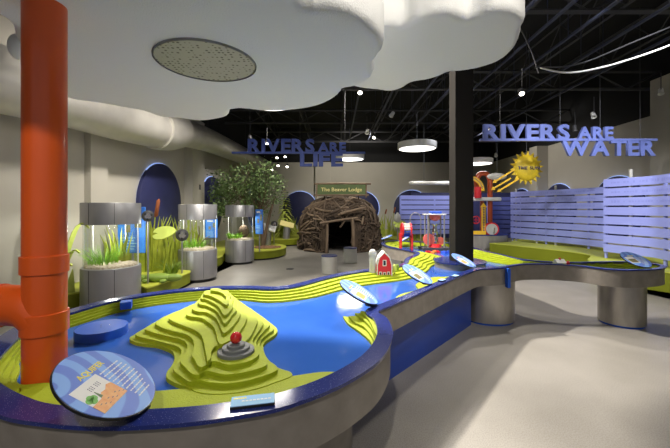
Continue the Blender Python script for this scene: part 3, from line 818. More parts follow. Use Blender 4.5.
# ------------------------------------------------------------------ barn, silo, trees, house
bx_, by_ = G(384.5, 278, ZW+.012)
barn = thing('toy_barn', 'small red toy barn with white gambrel trim standing by the stream', 'toy barn', (bx_, by_, ZW+.02), .05)
w = .075; g = [(-w, 0), (w, 0), (w, .13), (w*.72, .205), (0, .262), (-w*.72, .205), (-w, .13)]
def gable(mb, pts, y0, y1):
    n = len(pts); mb.add([(p[0], y0, p[1]) for p in pts] + [(p[0], y1, p[1]) for p in pts],
        [(i, (i+1) % n, n+(i+1) % n, n+i) for i in range(n)] + [tuple(range(n-1, -1, -1)), tuple(range(n, 2*n))]); return mb
gable(MB(), g, 0, .12).build('body', 'red_paint', barn)
tr = MB()
gp = [(-w, .0), (-w, .13), (-w*.72, .205), (0, .262), (w*.72, .205), (w, .13), (w, 0)]
for a_, b_ in zip(gp[:-1], gp[1:]):
    tr.tube([(a_[0]*1.04, -.004, a_[1]*1.01), (b_[0]*1.04, -.004, b_[1]*1.01)], .0055, 6)
tr.build('white_trim', 'white_paint', barn)
rf = MB()
for a_, b_ in zip(gp[1:-2], gp[2:-1]):
    rf.add([(a_[0]*1.06, -.006, a_[1]*1.02), (b_[0]*1.06, -.006, b_[1]*1.02), (b_[0]*1.06, .13, b_[1]*1.02), (a_[0]*1.06, .13, a_[1]*1.02),
            (a_[0]*1.06, -.006, a_[1]*1.02+.008), (b_[0]*1.06, -.006, b_[1]*1.02+.008), (b_[0]*1.06, .13, b_[1]*1.02+.008), (a_[0]*1.06, .13, a_[1]*1.02+.008)],
           [(0,1,2,3),(4,5,6,7),(0,1,5,4),(2,3,7,6),(1,2,6,5),(3,0,4,7)])
rf.build('roof', 'white_paint', barn)
def win(x0, z0, x1_, z1_, name='window'):
    fr = MB()
    for q in ((x0, z0, x1_, z0+.007), (x0, z1_-.007, x1_, z1_), (x0, z0, x0+.007, z1_), (x1_-.007, z0, x1_, z1_)):
        fr.box(q[0], -.006, q[1], q[2], .001, q[3])
    f = fr.build(name, 'white_paint', barn)
    MB().box(x0+.006, -.003, z0+.006, x1_-.006, .001, z1_-.006).build('pane', 'black_plastic', f)
win(-.02, .12, .02, .185); win(-.058, .015, -.028, .06); win(.028, .015, .058, .06); win(-.016, .0, .016, .055, 'door')
MB().box(-.085, -.035, -.01, .1, .13, .006).build('ground_slab', 'mulch', barn)
sxx, syy = G(372.5, 275.5, ZW+.03)
silo = thing('toy_silo', 'pale grey toy silo with domed cap left of the red barn', 'toy silo', (sxx, syy, ZW))
MB().lathe([(.036, 0), (.036, .25)], n=24).build('tower', 'silo_gray', silo, smooth=40)
MB().lathe([(.042, .25), (.043, .27), (.038, .292), (.026, .307), (.012, .314), (.001, .316)], n=24, capb=True, capt=False).build('dome', 'silo_gray', silo, smooth=60)
mm = MB()
for i in range(12): mm.lathe([(.0365, .01+i*.02), (.038, .012+i*.02), (.0365, .014+i*.02)], n=24, capb=False, capt=False)
mm.build('hoops', 'silo_gray', silo)
for i, (px, py, hh) in enumerate(((394.5, 273.5, .12), (397.5, 271, .10))):
    x, y = G(px, py, ZW+.05)
    t = thing('toy_tree', ['taller narrow green toy tree close behind the red barn', 'shorter green toy tree right of the barn at the stream bank'][i], 'toy tree', (x, y, ZW+.03))
    MB().tube([(0, 0, 0), (0, 0, hh*.5)], .005, 6).build('trunk', 'bark', t)
    MB().ball((0, 0, hh*.62), .5*hh, 10, (.38, .38, .8)).build('crown', 'lime_leaf' if i == 0 else 'frog_green', t, smooth=60)
x, y = G(560, 263.2, ZT)
hs = thing('toy_house', 'tiny white toy house on the narrow bridge of the water table', 'toy house', (x, y, ZT-.05), .08)
MB().box(-.055, -.03, 0, .055, .05, .06).build('walls', 'white_paint', hs)
gb = MB(); gb.add([(-.06, -.036, .058), (.06, -.036, .058), (.06, .01, .10), (-.06, .01, .10), (-.06, .056, .058), (.06, .056, .058)], [(0, 1, 2, 3), (3, 2, 5, 4), (0, 3, 4), (1, 5, 2), (0, 4, 5, 1)])
gb.build('roof', 'exhibit_white', hs)
MB().box(-.006, .0, .09, .012, .015, .118).build('chimney', 'red_paint', hs)
hx, hy = G(567, 263.2, ZT)
MB().ball((0, 0, .042), .026, 10, (.8, .8, 1.5)).build('t', 'red_paint', loc=(hx+.012, hy, ZT-.05), smooth=60).name = 'toy_tree'
tag(bpy.data.objects['toy_tree.002'] if 'toy_tree.002' in bpy.data.objects else bpy.data.objects['toy_tree'], 'little red rounded toy tree against the tiny white house', 'toy tree')

# ------------------------------------------------------------------ ball machine, red wheel, hoop
X0, Y0 = AX(435, 6.1), 6.1
mc = thing('ball_machine', 'clear-tubed water machine under a white top plate with red bowls, on the far table', 'water machine', (X0, Y0, ZW))
MB().box(-.19, -.12, .635, .17, .15, .655).build('top_plate', 'exhibit_white', mc, bevel=.005)
MB().box(-.08, -.08, .655, .10, .1, .70).build('blue_cap', 'block_blue', mc, bevel=.01)
for x, y in ((-.15, -.09), (.14, -.09), (-.15, .12), (.14, .12), (-.07, .12)):
    MB().tube([(x, y, .05), (x, y, .64)], .014, 10).build('post', 'alu', mc, smooth=60)
MB().lathe([(.02, .52), (.09, .56), (.105, .62), (.10, .63), (.03, .55)], c=(0, 0, 0), n=28, capt=False).build('upper_bowl', 'pink_red', mc, smooth=50)
MB().lathe([(.07, .10), (.085, .16), (.06, .22), (.085, .28), (.09, .34), (.06, .40), (.08, .46), (.085, .50)], n=28, capb=False, capt=False).build('clear_tube', 'acrylic', mc, smooth=60)
MB().lathe([(.05, .14), (.06, .2), (.03, .26), (.06, .3), (.05, .36), (.03, .42), (.055, .47)], n=20).build('core', 'chrome', mc, smooth=60)
MB().lathe([(.001, -.02), (.105, -.02), (.105, .02), (.001, .02)], n=32, capb=False, capt=False).xf(Matrix.Translation((-.12, -.03, .19)) @ Matrix.Rotation(PI/2, 4, 'X')).build('side_wheel', 'pink_red', mc, smooth=40)
MB().lathe([(.001, -.02), (.07, -.02), (.07, .02), (.001, .02)], n=32, capb=False, capt=False).xf(Matrix.Translation((.10, .0, .16)) @ Matrix.Rotation(PI/2, 4, 'X')).build('side_wheel', 'pink_red', mc, smooth=40)
MB().lathe([(.12, .04), (.1, .1), (.06, .11)], n=28).build('lower_bowl', 'red_paint', mc, smooth=40)
MB().box(-.26, -.17, -.005, .25, .18, .05).build('plinth', 'steel_dark', mc)
RB = [(-.25, -.45, 'red_paint'), (-.17, -.5, 'block_orange'), (-.08, -.42, 'red_paint'), (.02, -.47, 'block_blue'), (.12, -.42, 'block_blue'), (.2, -.46, 'red_paint'), (-.12, -.38, 'block_orange'), (.28, -.4, 'block_blue')]
nm = {'red_paint': 'red', 'block_orange': 'orange', 'block_blue': 'blue'}
for i, (x, y, m_) in enumerate(RB):
    wh = ['left end', 'second from the left', 'fourth from the left', 'middle', 'just right of the middle', 'second from the right', 'third from the left', 'right end'][i]
    o = MB().box(-.045, -.035, 0, .045, .035, .035).box(-.03, -.02, .035, .03, .02, .045).build('floating_block', m_, loc=(X0+x, Y0+y, ZW-.004), bevel=.006)
    o.rotation_euler.z = i*.7
    tag(o, '%s toy block in the water before the ball machine, %s' % (nm[m_], wh), 'toy block', 'toy blocks before the ball machine')
X1, Y1 = AX(406, 6.1), 6.1
wf = thing('red_wheel_frame', 'red frame with a white-topped ribbed wheel left of the ball machine', 'water wheel', (X1, Y1, ZW))
for x in (-.1, .1):
    MB().box(x-.016, -.07, 0, x+.016, .07, .30).build('side_frame', 'red_paint', wf, bevel=.006)
    MB().lathe([(.001, -.014), (.13, -.014), (.13, .014), (.001, .014)], n=32, capb=False, capt=False).xf(Matrix.Translation((x*.72, 0, .36)) @ Matrix.Rotation(PI/2, 4, 'Y')).build('wheel_rim', 'red_paint', wf, smooth=40)
for k_ in range(14):
    a_ = 2*PI*k_/14
    MB().box(-.065, -.006, .085, .065, .006, .122).xf(Matrix.Translation((0, 0, .36)) @ Matrix.Rotation(a_, 4, 'X')).build('paddle', 'exhibit_white' if k_ < 4 or k_ > 11 else 'block_blue', wf)
MB().lathe([(.075, -.065), (.075, .065)], n=24).xf(Matrix.Translation((0, 0, .36)) @ Matrix.Rotation(PI/2, 4, 'Y')).build('hub', 'exhibit_white', wf, smooth=40)
hp_ = [(AX(421, 6.3)-AX(415.5, 6.3), 0, 0)]
ho = thing('metal_hoop', 'thin bent grey metal hoop arching between the red wheel and the ball machine', 'hoop', (AX(415.5, 6.3), 6.3, ZW))
pth = [(.1, 0, 0), (.1, 0, .55)] + [(.1*math.cos(a_), 0, .55+.12*math.sin(a_)) for a_ in np.linspace(.2, PI-.2, 10)] + [(-.1, 0, .55), (-.1, 0, 0)]
MB().tube(pth, .009, 8).build('tube', 'alu', ho, smooth=60)

# ------------------------------------------------------------------ display tanks
def plant_blades(n, r, h, c=(0, 0, 0), w=.006, curl=.5, seed=1):
    rnd = random.Random(seed); mb = MB()
    for i in range(n):
        a_ = rnd.uniform(0, 2*PI); rr = r*math.sqrt(rnd.random())*.5; L = h*rnd.uniform(.55, 1)
        x, y = c[0]+rr*math.cos(a_), c[1]+rr*math.sin(a_); lean = rnd.uniform(.1, curl)
        prev = None; vs = []; fs = []
        b_ = rnd.uniform(0, PI)
        for s_ in range(5):
            f = s_/4; ww = w*(1-f*.85)
            px = x+math.cos(a_)*lean*L*f*f; py = y+math.sin(a_)*lean*L*f*f; pz = c[2]+L*f*(1-.25*f*lean)
            vs += [(px-ww*math.cos(b_), py-ww*math.sin(b_), pz), (px+ww*math.cos(b_), py+ww*math.sin(b_), pz)]
            if s_: fs.append((2*s_-2, 2*s_-1, 2*s_+1, 2*s_))
        mb.add(vs, fs)
    return mb
def tank(x, y, label, kind):
    t = thing('display_tank', label, 'display tank', (x, y, 0), math.atan2(-x, y)*0, 'round display tanks')
    r = .355
    MB().lathe([(r, .06), (r, .59), (r-.006, .6)], n=56).build('base_cabinet', 'alu', t, smooth=40)
    MB().lathe([(r-.05, 0), (r-.05, .061)], n=40).build('toe_kick', 'base_trim', t, smooth=40)
    MB().lathe([(r, 1.18), (r, 1.465), (r-.004, 1.47)], n=56).build('hood', 'alu', t, smooth=40)
    MB().lathe([(r-.03, .6), (r-.03, 1.18)], n=56, capb=False, capt=False).build('clear_cylinder', 'acrylic', t, smooth=60)
    sm = MB()
    for a_ in (-1.75, -.9, -2.6, .6, 2.2): 
        sm.box(r-.002, -.002, .08, r+.0015, .002, .59).box(r-.002, -.002, 1.19, r+.0015, .002, 1.46) if False else None
        q = Matrix.Rotation(a_, 4, 'Z'); s2 = MB().box(r-.002, -.0025, .08, r+.002, .0025, .59).box(r-.002, -.0025, 1.185, r+.002, .0025, 1.46).xf(q)
        sm.add(s2.v, s2.f)
    sm.build('panel_seams', 'seam', t)
    gm = MB(); gm.lathe([(r-.04, .6), (r-.05, .625), (r*.5, .645), (.001, .65)], n=32, capt=False).build('gravel_bed', 'gravel', t, smooth=60)
    if kind == 0:
        plant_blades(240, .36, .30, (-.06, -.08, .64), .0035, 1.3, 3).build('water_plant', 'leaf_bright', t)
        plant_blades(26, .28, .5, (.0, .16, .64), .016, .2, 4).build('background_weed', 'reed', t)
    elif kind == 1:
        plant_blades(140, .42, .2, (-.05, -.06, .64), .008, 1.0, 5).build('water_plant', 'leaf_bright', t)
        br = MB().tube([(.02, 0, .64), (.0, .0, .8), (.04, -.02, .9), (.02, -.02, 1.05)], [.018, .015, .012, .008], 8)
        br.tube([(.03, 0, .68), (.15, -.04, .80), (.26, -.04, .86)], [.012, .01, .006], 8); br.build('driftwood', 'stick_light', t, smooth=60)
    else:
        plant_blades(110, .36, .17, (-.1, -.08, .64), .012, .9, 6).build('water_plant', 'leaf_bright', t)
        br = MB().ball((.08, .08, .8), .14, 8, (1, .6, 1.2)); br.build('rock', 'bark', t, smooth=60)
    mb = MB()
    for a_ in (.3, 1.6, 2.9): mb.tube([((r-.03)*math.cos(a_), (r-.03)*math.sin(a_), .6), ((r-.03)*math.cos(a_), (r-.03)*math.sin(a_), 1.18)], .007, 8)
    mb.build('corner_rods', 'exhibit_white', t)
    l = bpy.data.lights.new('tank', 'POINT'); l.energy = 9; l.shadow_soft_size = .06; l.color = (1, .98, .9)
    o = bpy.data.objects.new('tank', l); C.objects.link(o); o.location = (x, y, 1.13)
    return t
tank(-3.1, 4.65, 'nearest round display tank with a bushy green water plant, right of the orange pipe', 0)
tank(-2.68, 6.55, 'middle round display tank holding driftwood and low plants', 1)
tank(-2.43, 8.55, 'farthest round display tank, standing under the leafy tree', 2)

# ------------------------------------------------------------------ lime platforms
def platform(front, back, h, label, name='planting_platform'):
    P = catmull(front, 8, False)[:, :2]
    poly = [tuple(p) for p in P] + list(back)
    cx = sum(p[0] for p in poly)/len(poly); cy = sum(p[1] for p in poly)/len(poly)
    L = np.array(poly)
    if area(L) < 0: poly = poly[::-1]; L = np.array(poly)
    t = thing(name, label, 'platform', (cx, cy, 0))
    O = np.array((cx, cy))
    i1 = offset(L, [.05]*len(L)); i2 = offset(L, [-.012]*len(L))
    MB().prism([tuple(p-O) for p in i1], 0, .05).build('toe_kick', 'base_trim', t)
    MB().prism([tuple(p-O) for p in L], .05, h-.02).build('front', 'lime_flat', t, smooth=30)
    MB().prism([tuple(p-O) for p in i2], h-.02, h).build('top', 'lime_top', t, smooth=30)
    return t
platform([(-3.95, 3.9), (-3.78, 4.3), (-3.52, 4.58), (-3.45, 4.8), (-3.3, 4.98), (-3.05, 5.03), (-2.82, 4.93), (-2.73, 4.86), (-2.66, 5.2), (-2.62, 5.7), (-2.66, 6.14), (-2.88, 6.22), (-3.04, 6.42), (-3.05, 6.68), (-2.92, 6.86), (-2.78, 6.95), (-2.74, 7.5), (-2.72, 8.05), (-2.78, 8.3), (-2.82, 8.6), (-2.7, 8.85), (-2.45, 8.94), (-2.1, 8.87), (-1.7, 9.1), (-1.47, 9.6), (-1.5, 10.2), (-1.85, 10.8), (-2.3, 11.3), (-2.2, 12.0)],
         [(-3.98, 12.0), (-3.98, 3.9)], .25, 'long wavy lime green platform along the left wall carrying the tanks and tree')
platform([(-2.15, 12.1), (-1.8, 12.2), (-1.2, 12.6), (-.5, 13.6), (.6, 14.0), (1.6, 13.6), (2.1, 12.6), (2.7, 11.6), (3.3, 11.3), (3.8, 11.4)],
         [(3.85, 11.8), (3.8, 12.3), (3.2, 13.5), (2.8, 17.9), (-3.9, 17.9), (-3.9, 12.1)], .26, 'lime green platform curving behind the stick lodge along the back wall')
platform([(4.5, 9.75), (4.85, 9.2), (5.2, 8.5), (5.5, 7.85), (5.55, 7.3), (5.3, 6.95), (5.0, 6.6), (4.9, 6.2), (5.02, 5.8), (5.3, 5.35), (5.5, 4.8), (5.45, 4.0), (5.4, 3.2)],
         [(6.4, 3.2), (6.7, 5.5), (6.9, 8.0), (6.6, 10.6), (5.9, 11.0), (5.6, 10.65), (5.38, 10.15), (5.0, 9.95)], .38, 'lime green bench platform winding below the slatted screens on the right', 'bench_platform')

# ------------------------------------------------------------------ slatted screens
def screen(path, z0, zt, nslat, label, text_rows=0, posts=(), pz=.382, m_s='periwinkle'):
    P = catmull(path, 10, False)[:, :2]; n = len(P)
    O = P.mean(0)
    t = thing('slatted_screen', label, 'slatted screen', (O[0], O[1], 0))
    pitch = (zt-z0)/nslat
    tt = np.gradient(P, axis=0); tt /= np.linalg.norm(tt, axis=1)[:, None]; nn_ = np.stack([-tt[:, 1], tt[:, 0]], 1)
    if (nn_.mean(0) @ -O) < 0: nn_ = -nn_
    for i in range(nslat):
        a_ = zt-(i+1)*pitch+.032; b_ = zt-i*pitch
        vs = []; fs = []
        for j, (p, q) in enumerate(zip(P, nn_)):
            p = p-O
            for w_, zz in ((.0, a_), (.018, a_), (.018, b_), (.0, b_)): vs.append((p[0]+q[0]*w_, p[1]+q[1]*w_, zz))
            if j: 
                for k_ in range(4): fs.append((4*j-4+k_, 4*j-4+(k_+1) % 4, 4*j+(k_+1) % 4, 4*j+k_))
        fs += [(0, 1, 2, 3), (4*n-4, 4*n-3, 4*n-2, 4*n-1)]
        sl = MB().add(vs, fs).build('slat', m_s, t, smooth=30)
        if i < text_rows:
            mm = MB(); rnd = random.Random(i+n); j = 2
            cum = np.concatenate([[0], np.cumsum(np.linalg.norm(np.diff(P, axis=0), axis=1))]); s_ = .15; tot = cum[-1]*(.92 if i < 3 else .7)
            zc_ = (a_+b_)/2
            while s_ < tot:
                L_ = rnd.uniform(.02, .05)
                for _ in range(1):
                    q0 = [np.interp(s_, cum, P[:, d_]) for d_ in (0, 1)]; q1 = [np.interp(s_+L_, cum, P[:, d_]) for d_ in (0, 1)]
                    m0 = [np.interp(s_, cum, nn_[:, d_]) for d_ in (0, 1)]
                    hh = rnd.uniform(.012, .024)
                    A_ = (q0[0]-O[0]+m0[0]*.0185, q0[1]-O[1]+m0[1]*.0185); B_ = (q1[0]-O[0]+m0[0]*.0185, q1[1]-O[1]+m0[1]*.0185)
                    A2 = (A_[0]+m0[0]*.0015, A_[1]+m0[1]*.0015); B2 = (B_[0]+m0[0]*.0015, B_[1]+m0[1]*.0015)
                    mm.prism([A_, B_, B2, A2], zc_-hh, zc_+hh)
                s_ += L_ + (.018 if rnd.random() < .8 else .07)
            mm.build('faint_lettering', 'periwinkle_ink', sl)
    for f, top in posts:
        j = int(f*(n-1)); p = P[j]-O-nn_[j]*.045
        MB().tube([(p[0], p[1], pz), (p[0], p[1], zt+top)], .03, 10).build('post', 'periwinkle' if top <= 0 else 'stool_gray', t, smooth=60)
    return t
screen([(AX(511, 10.5), 10.5), (5.85, 9.6), (6.2, 8.8), (AX(605, 7.95), 7.95)], .43, 1.90, 8, 'left one of the two bright slatted screens right of the sun, rows of faint lettering', 4,
       ((.05, -.02), (.42, -.02), (.8, -.02), (.12, .10), (.5, .12), (.98, .1), (.3,.12)))
screen([(AX(604, 6.85), 6.85), (5.62, 6.4), (5.72, 6.0), (AX(670, 5.64), 5.64), (5.5, 5.1), (5.2, 4.5)], .48, 1.98, 8, 'nearest and tallest slatted screen at the right edge of the picture', 3,
       ((.03, -.02), (.5, -.02), (.95, -.02), (.2, .16)))
screen([(AX(400.5, 11.7), 11.7), (3.1, 11.85), (4.0, 11.9), (AX(470, 11.7), 11.7)], .45, 1.84, 8, 'far slatted screen seen left of the dark column behind the ball machine', 0, ((.05, -.02), (.5, -.02), (.95, -.02)), .262)
screen([(AX(488, 12.2), 12.2), (6.1, 12.2), (AX(520, 11.8), 11.8)], .30, 1.80, 9, 'dark navy slatted screen behind the red machine under the sun', 0, ((.05, -.02), (.95, -.02)), .0, 'navy_slat')
for k_, (xa, ya, xb, yb) in enumerate(((2.9, 12.75, 6.75, 12.75), (6.8, 12.7, 7.75, 11.0))):
    L_ = math.hypot(xb-xa, yb-ya)
    pw = MB().box(0, -.04, .0, L_, .04, 1.72).build('partition', 'navy_disc', loc=(xa, ya, .0 if k_ else .262)); pw.rotation_euler.z = math.atan2(yb-ya, xb-xa)
    tag(pw, ['dark navy partition standing behind the far slatted screen', 'dark navy partition showing through the gaps of the bright slatted screen'][k_], 'partition')

# ------------------------------------------------------------------ hanging word signs
def letter_row(txt, x0, x1, zb, hgt, par, m, Y, depth=.06, bold=.035, yrel=0, spc=1.0, slant=0):
    xs_ = []; mes = []; x = 0
    for ch in txt:
        if ch == ' ': x += .35; continue
        me = text_mesh(ch, 1.0, .001, 0.0, 'LEFT'); a_, b_ = bounds(me); wd = b_[0]-a_[0]; ht = b_[1]-a_[1]
        bpy.data.meshes.remove(me)
        me = text_mesh(ch, hgt/ht if ht else hgt, depth, .0, 'LEFT')
        # embolden through the curve offset
        bpy.data.meshes.remove(me)
        me = text_mesh(ch, hgt/ht, depth, bold, 'LEFT')
        a_, b_ = bounds(me); me.transform(Matrix.Translation((-a_[0], -a_[1], 0)))
        me.transform(Matrix.Diagonal((1, hgt/(b_[1]-a_[1]), 1, 1)))
        wd = (b_[0]-a_[0])/hgt
        mes.append((me, x, wd)); x += wd + .07*spc
    tot = x - .07*spc; sc = (x1-x0)/(tot*hgt)
    for me, xx, wd in mes:
        me.transform(Matrix.Diagonal((sc, 1, 1, 1)))
        me.transform(Matrix.Translation((0, 0, 0)))
        me.transform(Matrix.Rotation(PI/2, 4, 'X'))
        me.transform(Matrix.Translation((x0+xx*hgt*sc, yrel, zb)))
        link('letter', me, m, par)
def word_sign(label, Y, rows, bar, m, rods, yaw=0, mb_='sign_blue'):
    cx = AX((bar[0]+bar[1])/2, Y); cz = AZ(bar[2], Y)
    t = thing('hanging_word_sign', label, 'word sign', (cx, Y, cz), yaw)
    for txt, p0, p1, ytop, ybot in rows:
        letter_row(txt, AX(p0, Y)-cx, AX(p1, Y)-cx, AZ(ybot, Y)-cz, (ybot-ytop)/F*Y, t, m, Y)
    x0, x1 = AX(bar[0], Y)-cx, AX(bar[1], Y)-cx; th = bar[3]/F*Y/2
    MB().box(x0, -.04, -th, x1, .04, th).build('rail', mb_, t)
    for rp in rods:
        MB().tube([(AX(rp, Y)-cx, 0, 0), (AX(rp, Y)-cx, 0, 5.6-cz)], .006, 5).build('hanging_wire', 'steel_dark', t)
word_sign('big periwinkle hanging letters reading RIVERS ARE WATER at upper right', 7.0,
    [('RIVERS', 483, 569, 124.5, 140.5), ('ARE', 577, 612.5, 127, 139.5), ('WATER', 561, 655, 140, 156)], (480, 656, 140.0, 2.2), 'sign_blue', (500, 560, 600, 640), yaw=.0)
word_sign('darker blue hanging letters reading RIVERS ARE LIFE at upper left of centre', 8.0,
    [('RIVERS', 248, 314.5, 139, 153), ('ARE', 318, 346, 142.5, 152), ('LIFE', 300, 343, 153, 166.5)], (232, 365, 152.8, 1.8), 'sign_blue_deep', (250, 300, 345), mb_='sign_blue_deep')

# ------------------------------------------------------------------ the sun and its arrows
SX, SY, SZ = AX(526.5, 8.0), 8.0, AZ(168, 8.0)
sun = thing('sun_model', 'round yellow sun with pointed rays and the words THE SUN, hanging above the screens', 'sun', (SX, SY, SZ))
MB().ball((0, 0, 0), .31, 24, (1, .4, 1)).build('face', 'sun_yellow', sun, smooth=60)
ray = MB()
for i in range(18):
    a_ = 2*PI*i/18+.1; d_ = .052
    c, s_ = math.cos(a_), math.sin(a_); pr = (-s_, c)
    p = [((.27*c+pr[0]*d_), (.27*s_+pr[1]*d_)), ((.27*c-pr[0]*d_), (.27*s_-pr[1]*d_)), ((.405*c), (.405*s_))]
    gable(ray, p, -.02, .02)
ray.build('rays', 'sun_yellow', sun)
me = text_mesh('THE SUN', .11, .02, .0, 'CENTER', 1.2); me.transform(Matrix.Rotation(PI/2, 4, 'X')); me.transform(Matrix.Translation((-.02, -.135, -.05))); link('lettering', me, 'ink', sun)
MB().tube([(0, 0, .3), (0, 0, 5.6-SZ)], .006, 5).build('hanging_wire', 'steel_dark', sun)
def flat_arrow(a_, b_, w_, hw, hl, dpt):
    """flat arrow in XZ from a to b"""
    a_ = np.array(a_, float); b_ = np.array(b_, float); L_ = np.linalg.norm(b_-a_); u = (b_-a_)/L_; n_ = np.array((-u[1], u[0])); h_ = b_-u*hl
    return [tuple(q) for q in (a_+n_*w_, h_+n_*w_, h_+n_*hw, b_, h_-n_*hw, h_-n_*w_, a_-n_*w_)]
YA = 7.9
for i, (p0, p1) in enumerate((((513.5, 170), (492.5, 183)), ((511.5, 178), (491.5, 190)), ((520, 178.5), (498, 192)))):
    a_ = (AX(p0[0], YA), AZ(p0[1], YA)); b_ = (AX(p1[0], YA), AZ(p1[1], YA))
    pts_ = flat_arrow((0, 0), (b_[0]-a_[0], b_[1]-a_[1]), .018, .045, .09, 0)
    gable(MB(), pts_, -.012, .012).build('sunbeam_arrow', 'yellow', sun, loc=(a_[0]-SX, YA-SY+i*.03, a_[1]-SZ))

# red and orange sun exhibit machine
EX, EY = AX(480, 10.9), 10.9
ez = .59
ex = thing('sun_exhibit', 'round grey stand with orange pipe loop, red drum and yellow arrows, right of the column', 'exhibit machine', (EX, EY, 0))
E = lambda px, py, Y=10.6: (AX(px, Y)-EX, Y-EY, AZ(py, Y))
MB().lathe([(.80, .04), (.80, ez-.03)], n=56).build('stand', 'steel', ex, smooth=40)
MB().lathe([(.74, 0), (.74, .05)], n=40).build('toe_kick', 'base_trim', ex)
MB().lathe([(.82, ez-.03), (.82, ez)], n=56).build('stand_top', 'rim_terrazzo', ex, smooth=40)
pth = catmull([E(490, 222), E(490, 205), E(490, 190), E(490, 181), E(488, 175.5), E(483, 173.5), E(478.5, 175.5), E(476.5, 181), E(476.5, 200)], 8, False)
MB().tube([tuple(p) for p in pth], .076, 20).build('pipe_loop', 'orange_dark', ex, smooth=60)
MB().tube([E(482, 232, 10.65), E(482, 200, 10.65)], .06, 18).build('inner_pipe', 'orange_dark', ex, smooth=60)
dc = E(491, 229, 10.35)
rotx = Matrix.Rotation(PI/2, 4, 'X')
MB().lathe([(.19, -.12), (.212, -.1), (.212, .1), (.19, .12)], n=40).xf(Matrix.Translation(dc) @ Matrix.Rotation(-.25, 4, 'Z') @ rotx).build('red_drum', 'red_paint', ex, smooth=40)
MB().lathe([(.168, .12), (.163, .14)], n=40).xf(Matrix.Translation(dc) @ Matrix.Rotation(-.25, 4, 'Z') @ rotx).build('drum_face', 'stool_gray', ex, smooth=40)
MB().tube([(dc[0]+.02, dc[1]-.16, dc[2]-.13), (dc[0]+.03, dc[1]-.17, dc[2]+.05)], .02, 10).build('crank_handle', 'chrome', ex, smooth=60)
MB().lathe([(.10, 0), (.10, .34)], n=28).xf(Matrix.Translation(E(478, 198, 10.35))).build('red_can', 'red_paint', ex, smooth=40)
cl_ = [E(466, 199, 10.65), E(472, 197, 10.65)]
cloudlet = MB()
P = catmull([(-.45, -.22), (-.15, -.30), (.15, -.26), (.45, -.3), (.62, -.12), (.55, .12), (.3, .22), (.0, .15), (-.3, .25), (-.55, .1)], 6)[:, :2]
cloudlet.prism([tuple(p) for p in P], 0, .11)
cc = E(480, 201, 10.65); cloudlet.xf(Matrix.Translation(cc)).build('cloud_shelf', 'exhibit_white', ex, bevel=.03)
def exarrow(a_, b_, Y, name='arrow', w_=.055, hw=.10, hl=.13):
    a3 = E(*a_, Y); b3 = E(*b_, Y)
    pts_ = flat_arrow((a3[0], a3[2]), (b3[0], b3[2]), w_, hw, hl, 0)
    m_ = gable(MB(), pts_, a3[1]-.02, a3[1]+.02); o = m_.build(name, 'yellow', ex)
    mm = MB(); L_ = math.hypot(b3[0]-a3[0], b3[2]-a3[2]); ux, uz = (b3[0]-a3[0])/L_, (b3[2]-a3[2])/L_
    s_ = .06; rnd = random.Random(3)
    while s_ < L_-hl-.03:
        gable(mm, [(a3[0]+ux*s_-uz*.025, a3[2]+uz*s_+ux*.025), (a3[0]+ux*(s_+.03)-uz*.025, a3[2]+uz*(s_+.03)+ux*.025), (a3[0]+ux*(s_+.03)+uz*.025, a3[2]+uz*(s_+.03)-ux*.025), (a3[0]+ux*s_+uz*.025, a3[2]+uz*s_-ux*.025)], a3[1]-.024, a3[1]-.019)
        s_ += .05
    mm.build('lettering', 'ink', o)
exarrow((483.5, 233), (483.5, 203), 10.3)
MB().box(E(470, 235.5, 10.25)[0], E(0, 0, 10.25)[1], AZ(236, 10.25), E(486, 0, 10.25)[0], E(0, 0, 10.25)[1]+.05, AZ(231, 10.25)).build('yellow_base_sign', 'yellow', ex)
# curved yellow arrow band
arc = []; c0 = E(470, 191, 10.3)
outer = [(c0[0]+.44*math.cos(a_), c0[2]+.46*math.sin(a_)) for a_ in np.linspace(0, 1.75, 18)]
inner = [(c0[0]+.32*math.cos(a_), c0[2]+.34*math.sin(a_)) for a_ in np.linspace(1.75, 0, 18)]
bd_ = MB(); 
for i in range(17):
    gable(bd_, [outer[i], outer[i+1], inner[16-i], inner[17-i]], c0[1]-.02, c0[1]+.02)
band = bd_.build('curved_arrow', 'yellow', ex)
mm = MB()
for i in range(2, 15, 1):
    a_ = 1.75*i/17; r0, r1 = .36, .41
    gable(mm, [(c0[0]+r0*math.cos(a_), c0[2]+r0*1.05*math.sin(a_)), (c0[0]+r1*math.cos(a_), c0[2]+r1*1.05*math.sin(a_)), (c0[0]+r1*math.cos(a_+.05), c0[2]+r1*1.05*math.sin(a_+.05)), (c0[0]+r0*math.cos(a_+.05), c0[2]+r0*1.05*math.sin(a_+.05))], c0[1]-.024, c0[1]-.019)
mm.build('lettering', 'ink', band)
vw = E(476, 220, 10.3)
MB().tube([(vw[0]+.11*math.cos(a_), vw[1], vw[2]+.11*math.sin(a_)) for a_ in np.linspace(0, 2*PI, 24, endpoint=False)], .018, 8, closed=True).tube([(vw[0]-.1, vw[1], vw[2]), (vw[0]+.1, vw[1], vw[2])], .012, 6).tube([(vw[0], vw[1], vw[2]-.1), (vw[0], vw[1], vw[2]+.1)], .012, 6).build('valve_wheel', 'red_paint', ex, smooth=60)
